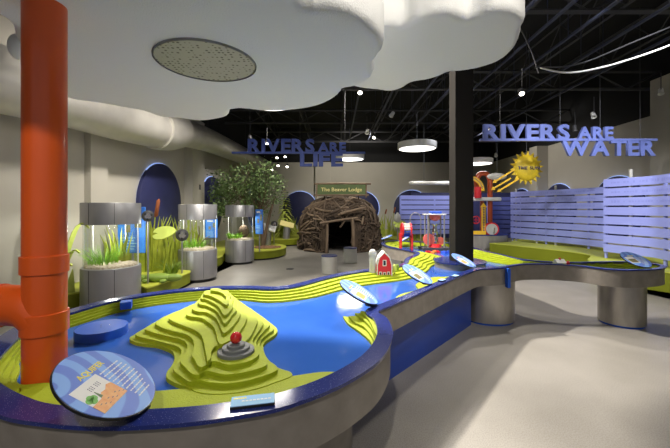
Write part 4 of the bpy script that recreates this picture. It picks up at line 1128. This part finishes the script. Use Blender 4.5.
# white hanging cloudlet seen left of the column
x, z = AX(424, 9.9), AZ(184.5, 9.9)
P = catmull([(-.40, -.2), (0, -.28), (.4, -.2), (.8, -.26), (1.05, 0), (.8, .25), (.3, .2), (-.1, .28), (-.42, .12)], 6)[:, :2]
cl3 = MB().prism([tuple(p) for p in P], 0, .085).build('hanging_cloud', 'exhibit_white', loc=(x, 9.9, z), bevel=.03)
MB().tube([(0, 0, .08), (0, 0, 5.6-z)], .006, 6).build('hanging_wire', 'steel_dark', cl3)
tag(cl3, 'thin small white cloud shape hanging behind the column above the ball machine', 'cloud')
cp = MB().ball((0, 0, 0), .2, 10, (1.3, .5, .45)).build('cloud_puff', 'exhibit_white', loc=(AX(497, 8.6), 8.6, AZ(176.5, 8.6)), smooth=60)
MB().tube([(0, 0, .08), (0, 0, 3.4)], .005, 6).build('hanging_wire', 'steel_dark', cp)
tag(cp, 'small pale cloud puff behind the top yellow arrow, beside the orange pipe', 'cloud')

# ------------------------------------------------------------------ stick lodge
LX, LY, LR, LH = .16, 11.75, 1.38, 1.82
ld = thing('beaver_lodge', 'brown dome hut woven from sticks with a dark doorway', 'stick lodge', (LX, LY, 0))
def dome_r(z_): return LR*max(0, 1-(z_/LH)**3.0)**(1/2.4)
dw0, dw1 = -PI/2-.30, -PI/2+.27       # doorway angle span
vs = []; fs = []; nz, na = 22, 72
for i in range(nz+1):
    z_ = LH*.985*math.sin(PI/2*i/nz) if i else 0
    rr = dome_r(z_)
    for k_ in range(na):
        a_ = -PI/2 + 2*PI*k_/na; vs.append((rr*math.cos(a_), rr*math.sin(a_), z_))
for i in range(nz):
    for k_ in range(na):
        a_ = 2*PI*(k_+.5)/na
        if a_ > PI: a_ -= 2*PI
        zc_ = (vs[i*na][2]+vs[(i+1)*na][2])/2
        if -.28 < a_ < .26 and zc_ < .98: continue
        fs.append((i*na+k_, i*na+(k_+1) % na, (i+1)*na+(k_+1) % na, (i+1)*na+k_))
fs.append(tuple(nz*na+k_ for k_ in range(na)))
MB().add(vs, fs).build('inner_shell', 'lodge_dark', ld)
rnd = random.Random(11)
def stick_on(mb, a_, z_, L_, r_, ang, out=.03, bend=.04):
    rr = dome_r(z_)+out
    c = Vector((rr*math.cos(a_), rr*math.sin(a_), z_)); tng = Vector((-math.sin(a_), math.cos(a_), 0))
    z2 = min(LH*.97, z_+.05); up = (Vector(((dome_r(z2)+out)*math.cos(a_), (dome_r(z2)+out)*math.sin(a_), z2))-c)
    up = up.normalized() if up.length > 1e-4 else Vector((-math.cos(a_), -math.sin(a_), 0))
    d_ = tng*math.cos(ang)+up*math.sin(ang); nrm = Vector((math.cos(a_), math.sin(a_), .3))
    p = []
    for s_ in (-.5, -.17, .17, .5):
        q = c+d_*L_*s_ - nrm*(s_*s_*L_*L_*.38) + Vector((rnd.uniform(-1, 1), rnd.uniform(-1, 1), rnd.uniform(-1, 1)))*bend*L_
        q.z = max(.02, q.z); p.append(q)
    mb.tube(p, [r_, r_*1.05, r_*.9, r_*.6], 6)
big = 0; mass = MB(); count = 0
while count < 900:
    a_ = rnd.uniform(-PI, .0) if rnd.random() < .85 else rnd.uniform(0, PI)
    z_ = rnd.uniform(.03, LH*.985)
    if rnd.random() > .35+.65*dome_r(z_)/LR: continue
    L_ = rnd.uniform(.3, .85); r_ = rnd.uniform(.010, .024) + (.012*rnd.random() if z_ > 1.1 else 0)
    ang = rnd.gauss(.1, .6) if rnd.random() < .6 else rnd.uniform(-PI/2, PI/2)
    da = a_+PI/2
    near = -.42 < da < .40 and z_ < 1.12
    if near:
        continue
    if -.7 < da < .7 and z_ < 1.1 and abs(math.cos(ang)) > .4: L_ = min(L_, .3)
    count += 1
    vis = a_ < 0 and big < 92 and rnd.random() < .12
    if vis:
        b_ = MB(); stick_on(b_, a_, z_, min(1.15, L_*1.5) if not(-.7 < da < .7 and z_ < 1.1) else L_, r_*1.5, ang, .075)
        b_.build('stick', 'stick_light' if rnd.random() < .35 else 'stick', ld, smooth=60); big += 1
    else: stick_on(mass, a_, z_, L_, r_, ang, rnd.uniform(.0, .04))
# upright sticks flanking the doorway
for q in range(90):
    sd = -1 if q % 2 else 1
    da = (-.31 if sd < 0 else .29) + sd*abs(rnd.gauss(0, .07)); a_ = -PI/2+da
    stick_on(mass, a_, rnd.uniform(.25, .85), rnd.uniform(.4, .7), rnd.uniform(.010, .022), PI/2+rnd.gauss(0, .12), .03, .02)
mo = mass.build('stick_mass', 'stick', ld, smooth=60); mo['kind'] = 'stuff'
lz = 1.0
for nm_, p0, p1, r_ in (('door_post', (-.43, -1.40, 0), (-.40, -1.38, 1.0), .045), ('door_post', (.40, -1.40, 0), (.38, -1.38, 1.08), .055),
                        ('door_lintel', (-.62, -1.42, .93), (.55, -1.38, 1.10), .04), ('roof_branch', (.0, -1.45, 1.22), (.82, -1.2, 1.42), .045)):
    m0 = Vector(p0).lerp(Vector(p1), .5)+Vector((.015, -.01, .01))
    MB().tube([p0, m0, p1], [r_, r_*.9, r_*.8], 8).build(nm_, 'stick_light', ld, smooth=60)
# sign
sY = 11.0
def S(px, py): return (AX(px, sY), AZ(py, sY))
x0, zt_ = S(317, 184.5); x1, zb_ = S(366, 194.5)
cxs = (x0+x1)/2
sg = thing('lodge_sign', 'green wooden sign board reading The Beaver Lodge above the stick hut', 'sign', (cxs, sY, zb_))
hgt = zt_-zb_; hw = (x1-x0)/2
MB().box(-hw, -.03, 0, hw, .03, hgt).build('board', 'board_green', sg)
fr = MB().tube([(-hw-.09, -.02, hgt+.02), (0, -.03, hgt+.035), (hw+.16, -.02, hgt+.02)], .032, 8).tube([(-hw-.12, -.02, -.03), (0, -.03, -.02), (hw+.08, -.02, -.02)], .03, 8)
fr.tube([(-hw-.01, -.03, -.1), (-hw, -.03, hgt+.05)], .024, 8).tube([(hw, -.03, -.1), (hw+.01, -.03, hgt+.05)], .024, 8)
fr.build('stick_frame', 'stick_light', sg, smooth=60)
fr = MB().tube([(-hw*.7, .02, 0), (-hw*.7, .35, -.25)], .02, 6).tube([(hw*.7, .02, 0), (hw*.7, .35, -.25)], .02, 6).build('brace', 'stick', sg)
me = text_mesh('The Beaver Lodge', .17, .01, .012, 'CENTER'); a_, b_ = bounds(me); me.transform(Matrix.Diagonal((1.34/(b_[0]-a_[0]), 1, 1, 1)))
me.transform(Matrix.Rotation(PI/2, 4, 'X')); me.transform(Matrix.Translation((0, -.036, .105))); link('lettering', me, 'cream_text', sg)

# stools
for i, (px, Y) in enumerate(((329.3, 7.16), (350.3, 8.55))):
    t = thing('round_stool', ['nearer round grey stool in front of the stick lodge', 'farther round grey stool, beside the lodge doorway'][i], 'stool', (AX(px, Y), Y, 0), 0, 'round grey stools')
    MB().lathe([(.165, .01), (.17, .03), (.168, .37)], n=36).build('drum', 'stool_gray', t, smooth=40)
    MB().lathe([(.172, .37), (.172, .385), (.165, .395)], n=36).build('seat', 'stool_top', t, smooth=40)

# ------------------------------------------------------------------ greenery
def leaf_tree():
    t = thing('leafy_tree', 'bushy dark green artificial tree standing on the lime platform behind the far tank', 'tree', (-2.15, 10.0, .25))
    rnd = random.Random(21)
    mb = MB()
    trunks = [[(0, 0, 0), (-.03, .02, .6), (-.1, .05, 1.1), (-.25, .05, 1.6)], [(0, 0, .0), (.1, 0, .5), (.2, .05, 1.0), (.35, .1, 1.5)]]
    for p in trunks: mb.tube(p, [.06, .05, .04, .025], 8)
    mb.build('trunk', 'bark', t, smooth=60)
    lf = MB(); br = MB()
    for i in range(75):
        th = rnd.uniform(0, 2*PI); rr = rnd.uniform(.15, 1)**.6
        c = Vector((-.60+1.15*rr*math.cos(th), .05+.6*rr*math.sin(th), 0)); c.z = rnd.uniform(1.1, 2.15)-.12*abs(c.x+.3) + (.35 if rnd.random() < .18 else 0)
        if c.z < 1.25 and c.x > .1: c.z += .3
        c.x = max(c.x, -1.34)
        br.tube([(-.1, .05, 1.0), tuple(c*.6+Vector((0, 0, .45))), tuple(c)], [.014, .008, .004], 5)
        for _ in range(68):
            q = c+Vector((rnd.gauss(0, .12), rnd.gauss(0, .12), rnd.gauss(0, .10)))
            u = Vector((rnd.gauss(0, 1), rnd.gauss(0, 1), rnd.gauss(-.3, .6))).normalized(); v = u.cross(Vector((rnd.gauss(0, 1), rnd.gauss(0, 1), rnd.gauss(0, 1)))).normalized()
            s_ = rnd.uniform(.035, .062); w_ = v*s_*.42
            lf.add([q-u*s_, q+w_, q+u*s_, q-w_], [(0, 1, 2, 3)])
    br.build('branches', 'bark', t); lf.build('foliage', 'leaf', t)
leaf_tree()
def mulch_bed(x, y, r, z_, label):
    rnd = random.Random(4); mb = MB()
    for i in range(260):
        a_ = rnd.uniform(0, 2*PI); rr = r*math.sqrt(rnd.random()); s_ = rnd.uniform(.02, .05)
        mb.ball((rr*math.cos(a_)*1.2, rr*math.sin(a_), s_*.3), s_, 4, (1, .6, .5))
    tag(mb.build('mulch', 'mulch', loc=(x, y, z_)), label, 'mulch', kind='stuff')
mulch_bed(-2.0, 9.75, .33, .25, 'brown bark chips scattered round the base of the leafy tree')
# lime conifer
def conifer(x, y, label, hgt, rmax, seed=2):
    t = thing('conifer_model', label, 'conifer', (x, y, .26))
    rnd = random.Random(seed)
    MB().tube([(0, 0, 0), (0, 0, hgt)], [.03, .008], 8).build('trunk', 'bark', t)
    mb = MB(); z_ = .25
    while z_ < hgt:
        f = 1-z_/hgt; L_ = rmax*(f**.75)+.05
        for k_ in range(13):
            a_ = rnd.uniform(0, 2*PI); c, s_ = math.cos(a_), math.sin(a_); q = (-s_, c); w_ = .05+.05*f
            pz = lambda u: z_+.06*u-.55*L_*u*u
            vs = []; 
            for u in (0, .33, .66, 1):
                ww = w_*(1-u)*1.0+.004; vs += [(c*L_*u+q[0]*ww, s_*L_*u+q[1]*ww, pz(u)), (c*L_*u-q[0]*ww, s_*L_*u-q[1]*ww, pz(u))]
            mb.add(vs, [(0, 1, 3, 2), (2, 3, 5, 4), (4, 5, 7, 6)])
        z_ += .085
    mb.build('foliage', 'conifer', t)
conifer(AX(285, 13.1), 13.1, 'tall lime green conifer model between the leafy tree and the back wall disc', 2.0, .5)
# reed clusters: a thing each
def reeds(x, y, zb, wd, h, n, label, seed, blade=.03, along=(1, 0), col='reed'):
    rnd = random.Random(seed); mb = MB()
    for i in range(n):
        s_ = rnd.uniform(-.5, .5)*wd; px = along[0]*s_; py = along[1]*s_+rnd.uniform(-.08, .08); L_ = h*rnd.uniform(.45, 1)*(1-.35*abs(s_/wd*2)**2)
        b_ = rnd.uniform(-.25, .25); w_ = blade*rnd.uniform(.6, 1.1); vs = []; fs = []
        for j in range(6):
            f = j/5; ww = w_*(1-f**1.8)+.002; ox = b_*L_*f*f
            vs += [(px+along[0]*(ox-ww), py+along[1]*(ox-ww), L_*f), (px+along[0]*(ox+ww), py+along[1]*(ox+ww), L_*f)]
            if j: fs.append((2*j-2, 2*j-1, 2*j+1, 2*j))
        o_ = len(mb.v); mb.add(vs, fs)
        # thickness
        nv_ = (-along[1]*.008, along[0]*.008)
        mb.add([(v[0]+nv_[0], v[1]+nv_[1], v[2]) for v in vs], fs)
    t = mb.build('reed_cluster', col, loc=(x, y, zb))
    return tag(t, label, 'reeds')
al = (.25, .97)
reeds(-3.40, 6.05, .25, 1.1, 1.08, 120, 'tall olive reeds in front of the big blue disc, behind the nearest tank', 31, .035, (.75, .66))
reeds(-3.55, 8.05, .25, .7, 1.25, 30, 'reeds rising between the middle and far tanks', 32, .035, (.5, .85))
reeds(-3.7, 4.4, .25, .35, .75, 8, 'broad arching lime leaves between the orange pipe and the nearest tank', 33, .05, (.8, .6), 'conifer')
reeds(-1.85, 14.6, .26, 1.6, .85, 40, 'reeds in front of the back wall disc left of the stick lodge', 34, .035)
reeds(-2.7, 13.2, .26, 1.2, .7, 26, 'low reeds beside the lime conifer behind the tree', 35, .03)
reeds(2.0, 13.8, .26, 1.1, .95, 34, 'reeds on the platform just right of the stick lodge', 36, .035)
reeds(2.75, 12.2, .26, .8, .8, 24, 'reeds at the left end of the far slatted screen', 37, .03)
reeds(3.05, 11.5, .26, 1.2, .32, 40, 'short grass blades below the far slatted screen', 38, .02)
# arching broad leaves by the pipe
t = thing('arching_plant', 'lime plant with two arching drooping leaves beside the orange pipe', 'plant', (-3.62, 4.35, .25))
for i, (dx_, L_, hh) in enumerate(((.42, 1, .95), (.30, 1, .6), (-.3, 1, .85), (.2, 1, .42))):
    vs = []; fs = []
    for j in range(10):
        f = j/9; w_ = .04*math.sin(PI*min(1, f*.85+.12))+.004; px = dx_*f; pz = hh*math.sin(PI*.62*f)/1.0
        vs += [(px, -w_, pz), (px, w_, pz), (px+.012, w_, pz+.012), (px+.012, -w_, pz+.012)]
        if j:
            for k_ in range(4): fs.append((4*j-4+k_, 4*j-4+(k_+1) % 4, 4*j+(k_+1) % 4, 4*j+k_))
    MB().add(vs, fs).build('leaf', 'conifer', t, smooth=60)
# cattail and heart leaf
def cattail(px, py0, py1, Y, zb, label):
    x = AX(px, Y); z0, z1_ = AZ(py1, Y), AZ(py0, Y)
    t = thing('cattail', label, 'cattail', (x, Y, zb))
    MB().tube([(-.05, 0, 0), (-.03, 0, (z0-zb)*.6), (0, 0, z0-zb)], .012, 6).build('stem', 'reed', t)
    MB().tube([(0, 0, z0-zb), (.02, 0, z0-zb+.03), (.06, 0, z1_-zb-.03), (.075, 0, z1_-zb)], [.012, .035, .03, .006], 10).build('seed_head', 'cattail', t, smooth=60)
cattail(155, 199, 217, 6.0, .25, 'brown cattail standing in front of the big blue disc on the left')
cattail(385, 209, 214, 14, .26, 'small brown cattail right of the stick lodge')
cattail(393.5, 207, 213, 13, .26, 'small orange-brown cattail at the left edge of the far slatted screen')
def lily(px, py, Y, r, label, tilt=.9):
    t = thing('lily_leaf_table', label, 'leaf', (AX(px, Y), Y, .25)); z_ = AZ(py, Y)-.25
    P = [(r*(1-.25*math.cos(a_))*math.cos(a_+PI)*1.15, r*.8*math.sin(a_)) for a_ in np.linspace(.25, 2*PI-.25, 30)] + [(-.35*r, 0)]
    MB().prism(P, -.012, .012).xf(Matrix.Translation((0, 0, z_)) @ Matrix.Rotation(tilt, 4, 'X') @ Matrix.Rotation(.2, 4, 'Z')).build('leaf_blade', 'lime_leaf', t)
    MB().tube([(0, .05, 0), (.05, .06, z_*.5), (0, .02, z_)], .015, 8).build('stalk', 'reed', t)
lily(161.5, 233, 5.7, .165, 'big pale lime lily leaf tilted on a stalk, before the blue disc')
lily(398, 224, 11.2, .18, 'lime leaf on a stalk at the left edge of the far slatted screen')
# log/turtle model on platform
tm = thing('log_model', 'low green knobbly log model lying on the lime platform behind the nearest tank', 'log model', (AX(164, 5.4), 5.25, .25))
MB().ball((0, 0, .06), .2, 12, (1.2, .5, .35)).ball((.22, 0, .06), .12, 10, (1.2, .6, .5)).ball((-.26, .02, .05), .12, 10, (1.4, .5, .4)).build('body', 'frog_green', tm, smooth=60)
for q in ((-.15, -.11), (.12, -.11), (-.15, .11), (.12, .11)): MB().ball((q[0], q[1], .03), .05, 8, (1, 1.2, .6)).build('foot', 'frog_green', tm, smooth=60)
fm = thing('shrub_model', 'small round olive shrub in front of the reeds beside the middle tank', 'shrub', (AX(171, 5.9), 5.9, .25))
plant_blades(90, .2, .28, (0, 0, 0), .014, 1.2, 9).build('foliage', 'frog_green', fm)

# blue information panels on posts beside the tanks
def blue_panel(px0, px1, py0, py1, Y, label, yaw=.0, gadget=True):
    x0, x1 = AX(px0, Y), AX(px1, Y); z0, z1_ = AZ(py1, Y), AZ(py0, Y); cx_ = (x0+x1)/2; wd = (x1-x0)/2
    t = thing('information_board', label, 'information panel', (cx_, Y, .25), yaw)
    z0 -= .25; z1_ -= .25
    b_ = MB().box(-wd, -.015, z0, wd, .015, z1_).build('panel', 'panel_blue', t, bevel=.01)
    MB().box(-wd*.45, -.019, z0+(z1_-z0)*.45, -wd*.05, -.014, z0+(z1_-z0)*.62).build('picture', 'card_brown', t)
    MB().box(wd*.25, -.019, z0+(z1_-z0)*.55, wd*.75, -.014, z0+(z1_-z0)*.8).build('picture', 'card_brown', t)
    mm = MB()
    for i in range(5): mm.box(-wd*.8, -.018, z0+(z1_-z0)*(.08+.06*i), wd*(.2+.1*(i % 3)), -.0145, z0+(z1_-z0)*(.1+.06*i))
    mm.build('small_print', 'plate_blue', t)
    MB().box(-wd*.7, -.018, z0+(z1_-z0)*.86, wd*.3, -.0145, z0+(z1_-z0)*.93).build('title', 'card_white', t)
    MB().tube([(0, .03, 0), (0, .03, z0+.2)], .018, 8).build('post', 'alu', t, smooth=60)
    return t
blue_panel(118, 145.5, 207, 253, 5.25, 'blue panel with pictures seen through and beside the nearest tank')
blue_panel(205.5, 217.5, 219, 238, 7.2, 'blue panel seen through the middle tank')
blue_panel(255.5, 263, 209.5, 234, 8.75, 'narrow tall blue panel right of the farthest tank')
def viewer(px, py, Y, r, label):
    t = thing('magnifier_viewer', label, 'viewer', (AX(px, Y), Y, .25)); z_ = AZ(py, Y)-.25
    q = Matrix.Translation((0, 0, z_)) @ Matrix.Rotation(.5, 4, 'Z') @ Matrix.Rotation(PI/2, 4, 'X')
    MB().lathe([(r*.8, -.03), (r, -.02), (r, .03), (r*.75, .04)], n=32).xf(q).build('drum', 'steel_dark', t, smooth=40)
    MB().lathe([(r*.6, .04), (r*.55, .05)], n=24).xf(q).build('lens', 'chrome', t, smooth=40)
    for k_ in range(3):
        a_ = k_*2.1+.4; MB().lathe([(r*.16, .045), (r*.16, .055)], c=(r*.55*math.cos(a_), r*.55*math.sin(a_), 0), n=12).xf(q).build('knob', 'black_plastic', t)
    MB().tube([(0, 0, 0), (0, 0, z_-r*.5)], .014, 8).build('post', 'alu', t, smooth=60)
viewer(148, 216, 5.1, .085, 'round dark viewer disc on a post beside the nearest blue panel')
viewer(182, 235, 5.9, .105, 'round dark viewer disc on a post left of the middle tank')
viewer(274, 224, 10.6, .10, 'small dark viewer on a post right of the leafy tree trunk')
# reading rails with grey drum posts
for i, (px, Y) in enumerate(((266.5, 10.4), (281, 11.2))):
    t = thing('tilted_reader', ['left tilted reading board on a grey post behind the tree', 'right tilted reading board on a grey post near the conifer'][i], 'reading board', (AX(px, Y), Y if i == 0 else 12.4, .25))
    MB().tube([(0, 0, 0), (.03, 0, .45)], .13, 20).build('post', 'alu', t, smooth=40)
    MB().box(-.26, -.17, -.012, .26, .17, .012).xf(Matrix.Translation((.03, 0, .55)) @ Matrix.Rotation(.5, 4, 'X') @ Matrix.Rotation(.3, 4, 'Y')).build('board', 'card_white' if i == 0 else 'cream_text', t, bevel=.004)
# pale jar-shaped animal model by the far screen
t = thing('bottle_model', 'small pale bottle-shaped model at the left edge of the far slatted screen', 'model', (AX(397.5, 11.3), 11.3, .26))
MB().lathe([(.05, .62), (.1, .68), (.115, .8), (.09, .9), (.04, .96), (.03, .99)], n=20).build('body', 'stool_gray', t, smooth=60)
MB().tube([(0, 0, 0), (0, 0, .62)], .015, 8).build('post', 'alu', t)

# white bulb-like bracket at the far left
t = thing('wall_lamp', 'pale rounded wall fitting peeking out left of the orange pipe', 'wall fitting', (AX(19, 3.0), 3.0, AZ(47, 3.0)))
MB().ball((0, 0, 0), .10, 16, (.8, .8, 1.15)).build('globe', 'exhibit_white', t, smooth=60)
MB().tube([(.03, 0, .1), (.03, 0, 2.6)], .02, 8).build('stem', 'exhibit_white', t)
# light switch on left wall
tag(MB().box(0, -.04, -.07, .02, .04, .07).build('wall_switch', 'steel_dark', loc=(XL+.22, 9.35, AZ(187, 9.3)), bevel=.004), 'small dark switch plate on the pale wall pier above the middle tank', 'switch')
# floor drain cover
tag(MB().lathe([(.09, 0), (.09, .006)], n=24).build('floor_drain', 'steel_dark', loc=(*G(290, 269, 0), 0)), 'small round dark floor plate before the lodge', 'floor plate')

# ------------------------------------------------------------------ light
w = bpy.data.worlds.new('w'); bpy.context.scene.world = w; w.use_nodes = True
w.node_tree.nodes['Background'].inputs[0].default_value = (.9, .92, 1, 1)
w.node_tree.nodes['Background'].inputs[1].default_value = .18
W = (1, .93, .84)
lamp((-.5, -1.8, 4.6), (-.4, 1.9, .7), 240, 50, .6, .10, W)
lamp((.9, 6.3, 4.4), (-.25, 1.9, .7), 400, 36, .6, .09, W)
lamp((-1.9, 6.3, 4.4), (-.95, 1.9, .7), 400, 36, .6, .09, W)
lamp((-.9, 4.6, 4.4), (2.4, 2.8, 0), 950, 125, .6, .10, W)
lamp((3.2, .2, 5.0), (2.0, 3.0, 0), 40, 70, .8, .15, W)
lamp((2.9, 5.8, 4.4), (2.6, 4.9, 0), 200, 62, .7, .08, W)
lamp((.4, 5.2, 4.4), (.9, 3.4, .6), 90, 60, .7, .10, W)
lamp((4.6, 3.2, 4.4), (5.6, 7.8, 1.2), 560, 60, .8, .15, (.95, .95, 1))
lamp((2.4, 7.6, 4.4), (3.2, 11.8, 1.1), 280, 55, .8, .12, (.92, .94, 1))
lamp((.2, 7.2, 4.4), (.1, 11.2, 1.2), 260, 50, .8, .10, W)
lamp((-1.4, 5.6, 4.4), (-3.2, 6.6, .6), 300, 70, .8, .10, W)
lamp((-1.2, 8.6, 4.4), (-2.6, 10.6, 1.2), 330, 70, .8, .10, W)
lamp((1.2, 13.2, 4.4), (1.0, 18, 1.8), 330, 110, .9, .2, W)
lamp((5.0, 12.5, 4.4), (8.4, 12.5, 2.2), 170, 110, .9, .2, W)
lamp((-1.5, 3.6, 4.4), (-4, 5.6, 1.6), 270, 80, .9, .2, W)
lamp((2.9, 5.6, 4.4), (4.4, 8.3, 2.2), 110, 40, .8, .1, W)
lamp((2.3, 4.4, 4.4), (1.45, 3.2, 0), 230, 60, 1.0, .12, W)  # added spot for a brighter patch on the aisle floor
lamp((3.6, 4.6, 4.3), (4.9, 7.0, 2.7), 50, 50, .8, .1, (.9, .93, 1))
lamp((1.6, -.2, 4.3), (.6, 2.1, 2.7), 300, 50, .8, .08, W)
lamp((1.9, 5.0, 3.9), (1.82, 6.1, 1.0), 130, 40, .7, .06, W)  # added local spot that brightens the ball machine, no fixture of its own
sc = bpy.context.scene
sc.view_settings.view_transform = 'Standard'; sc.view_settings.look = 'None'; sc.view_settings.gamma = 1; sc.view_settings.use_curve_mapping = False
sc.view_settings.exposure = 0.75
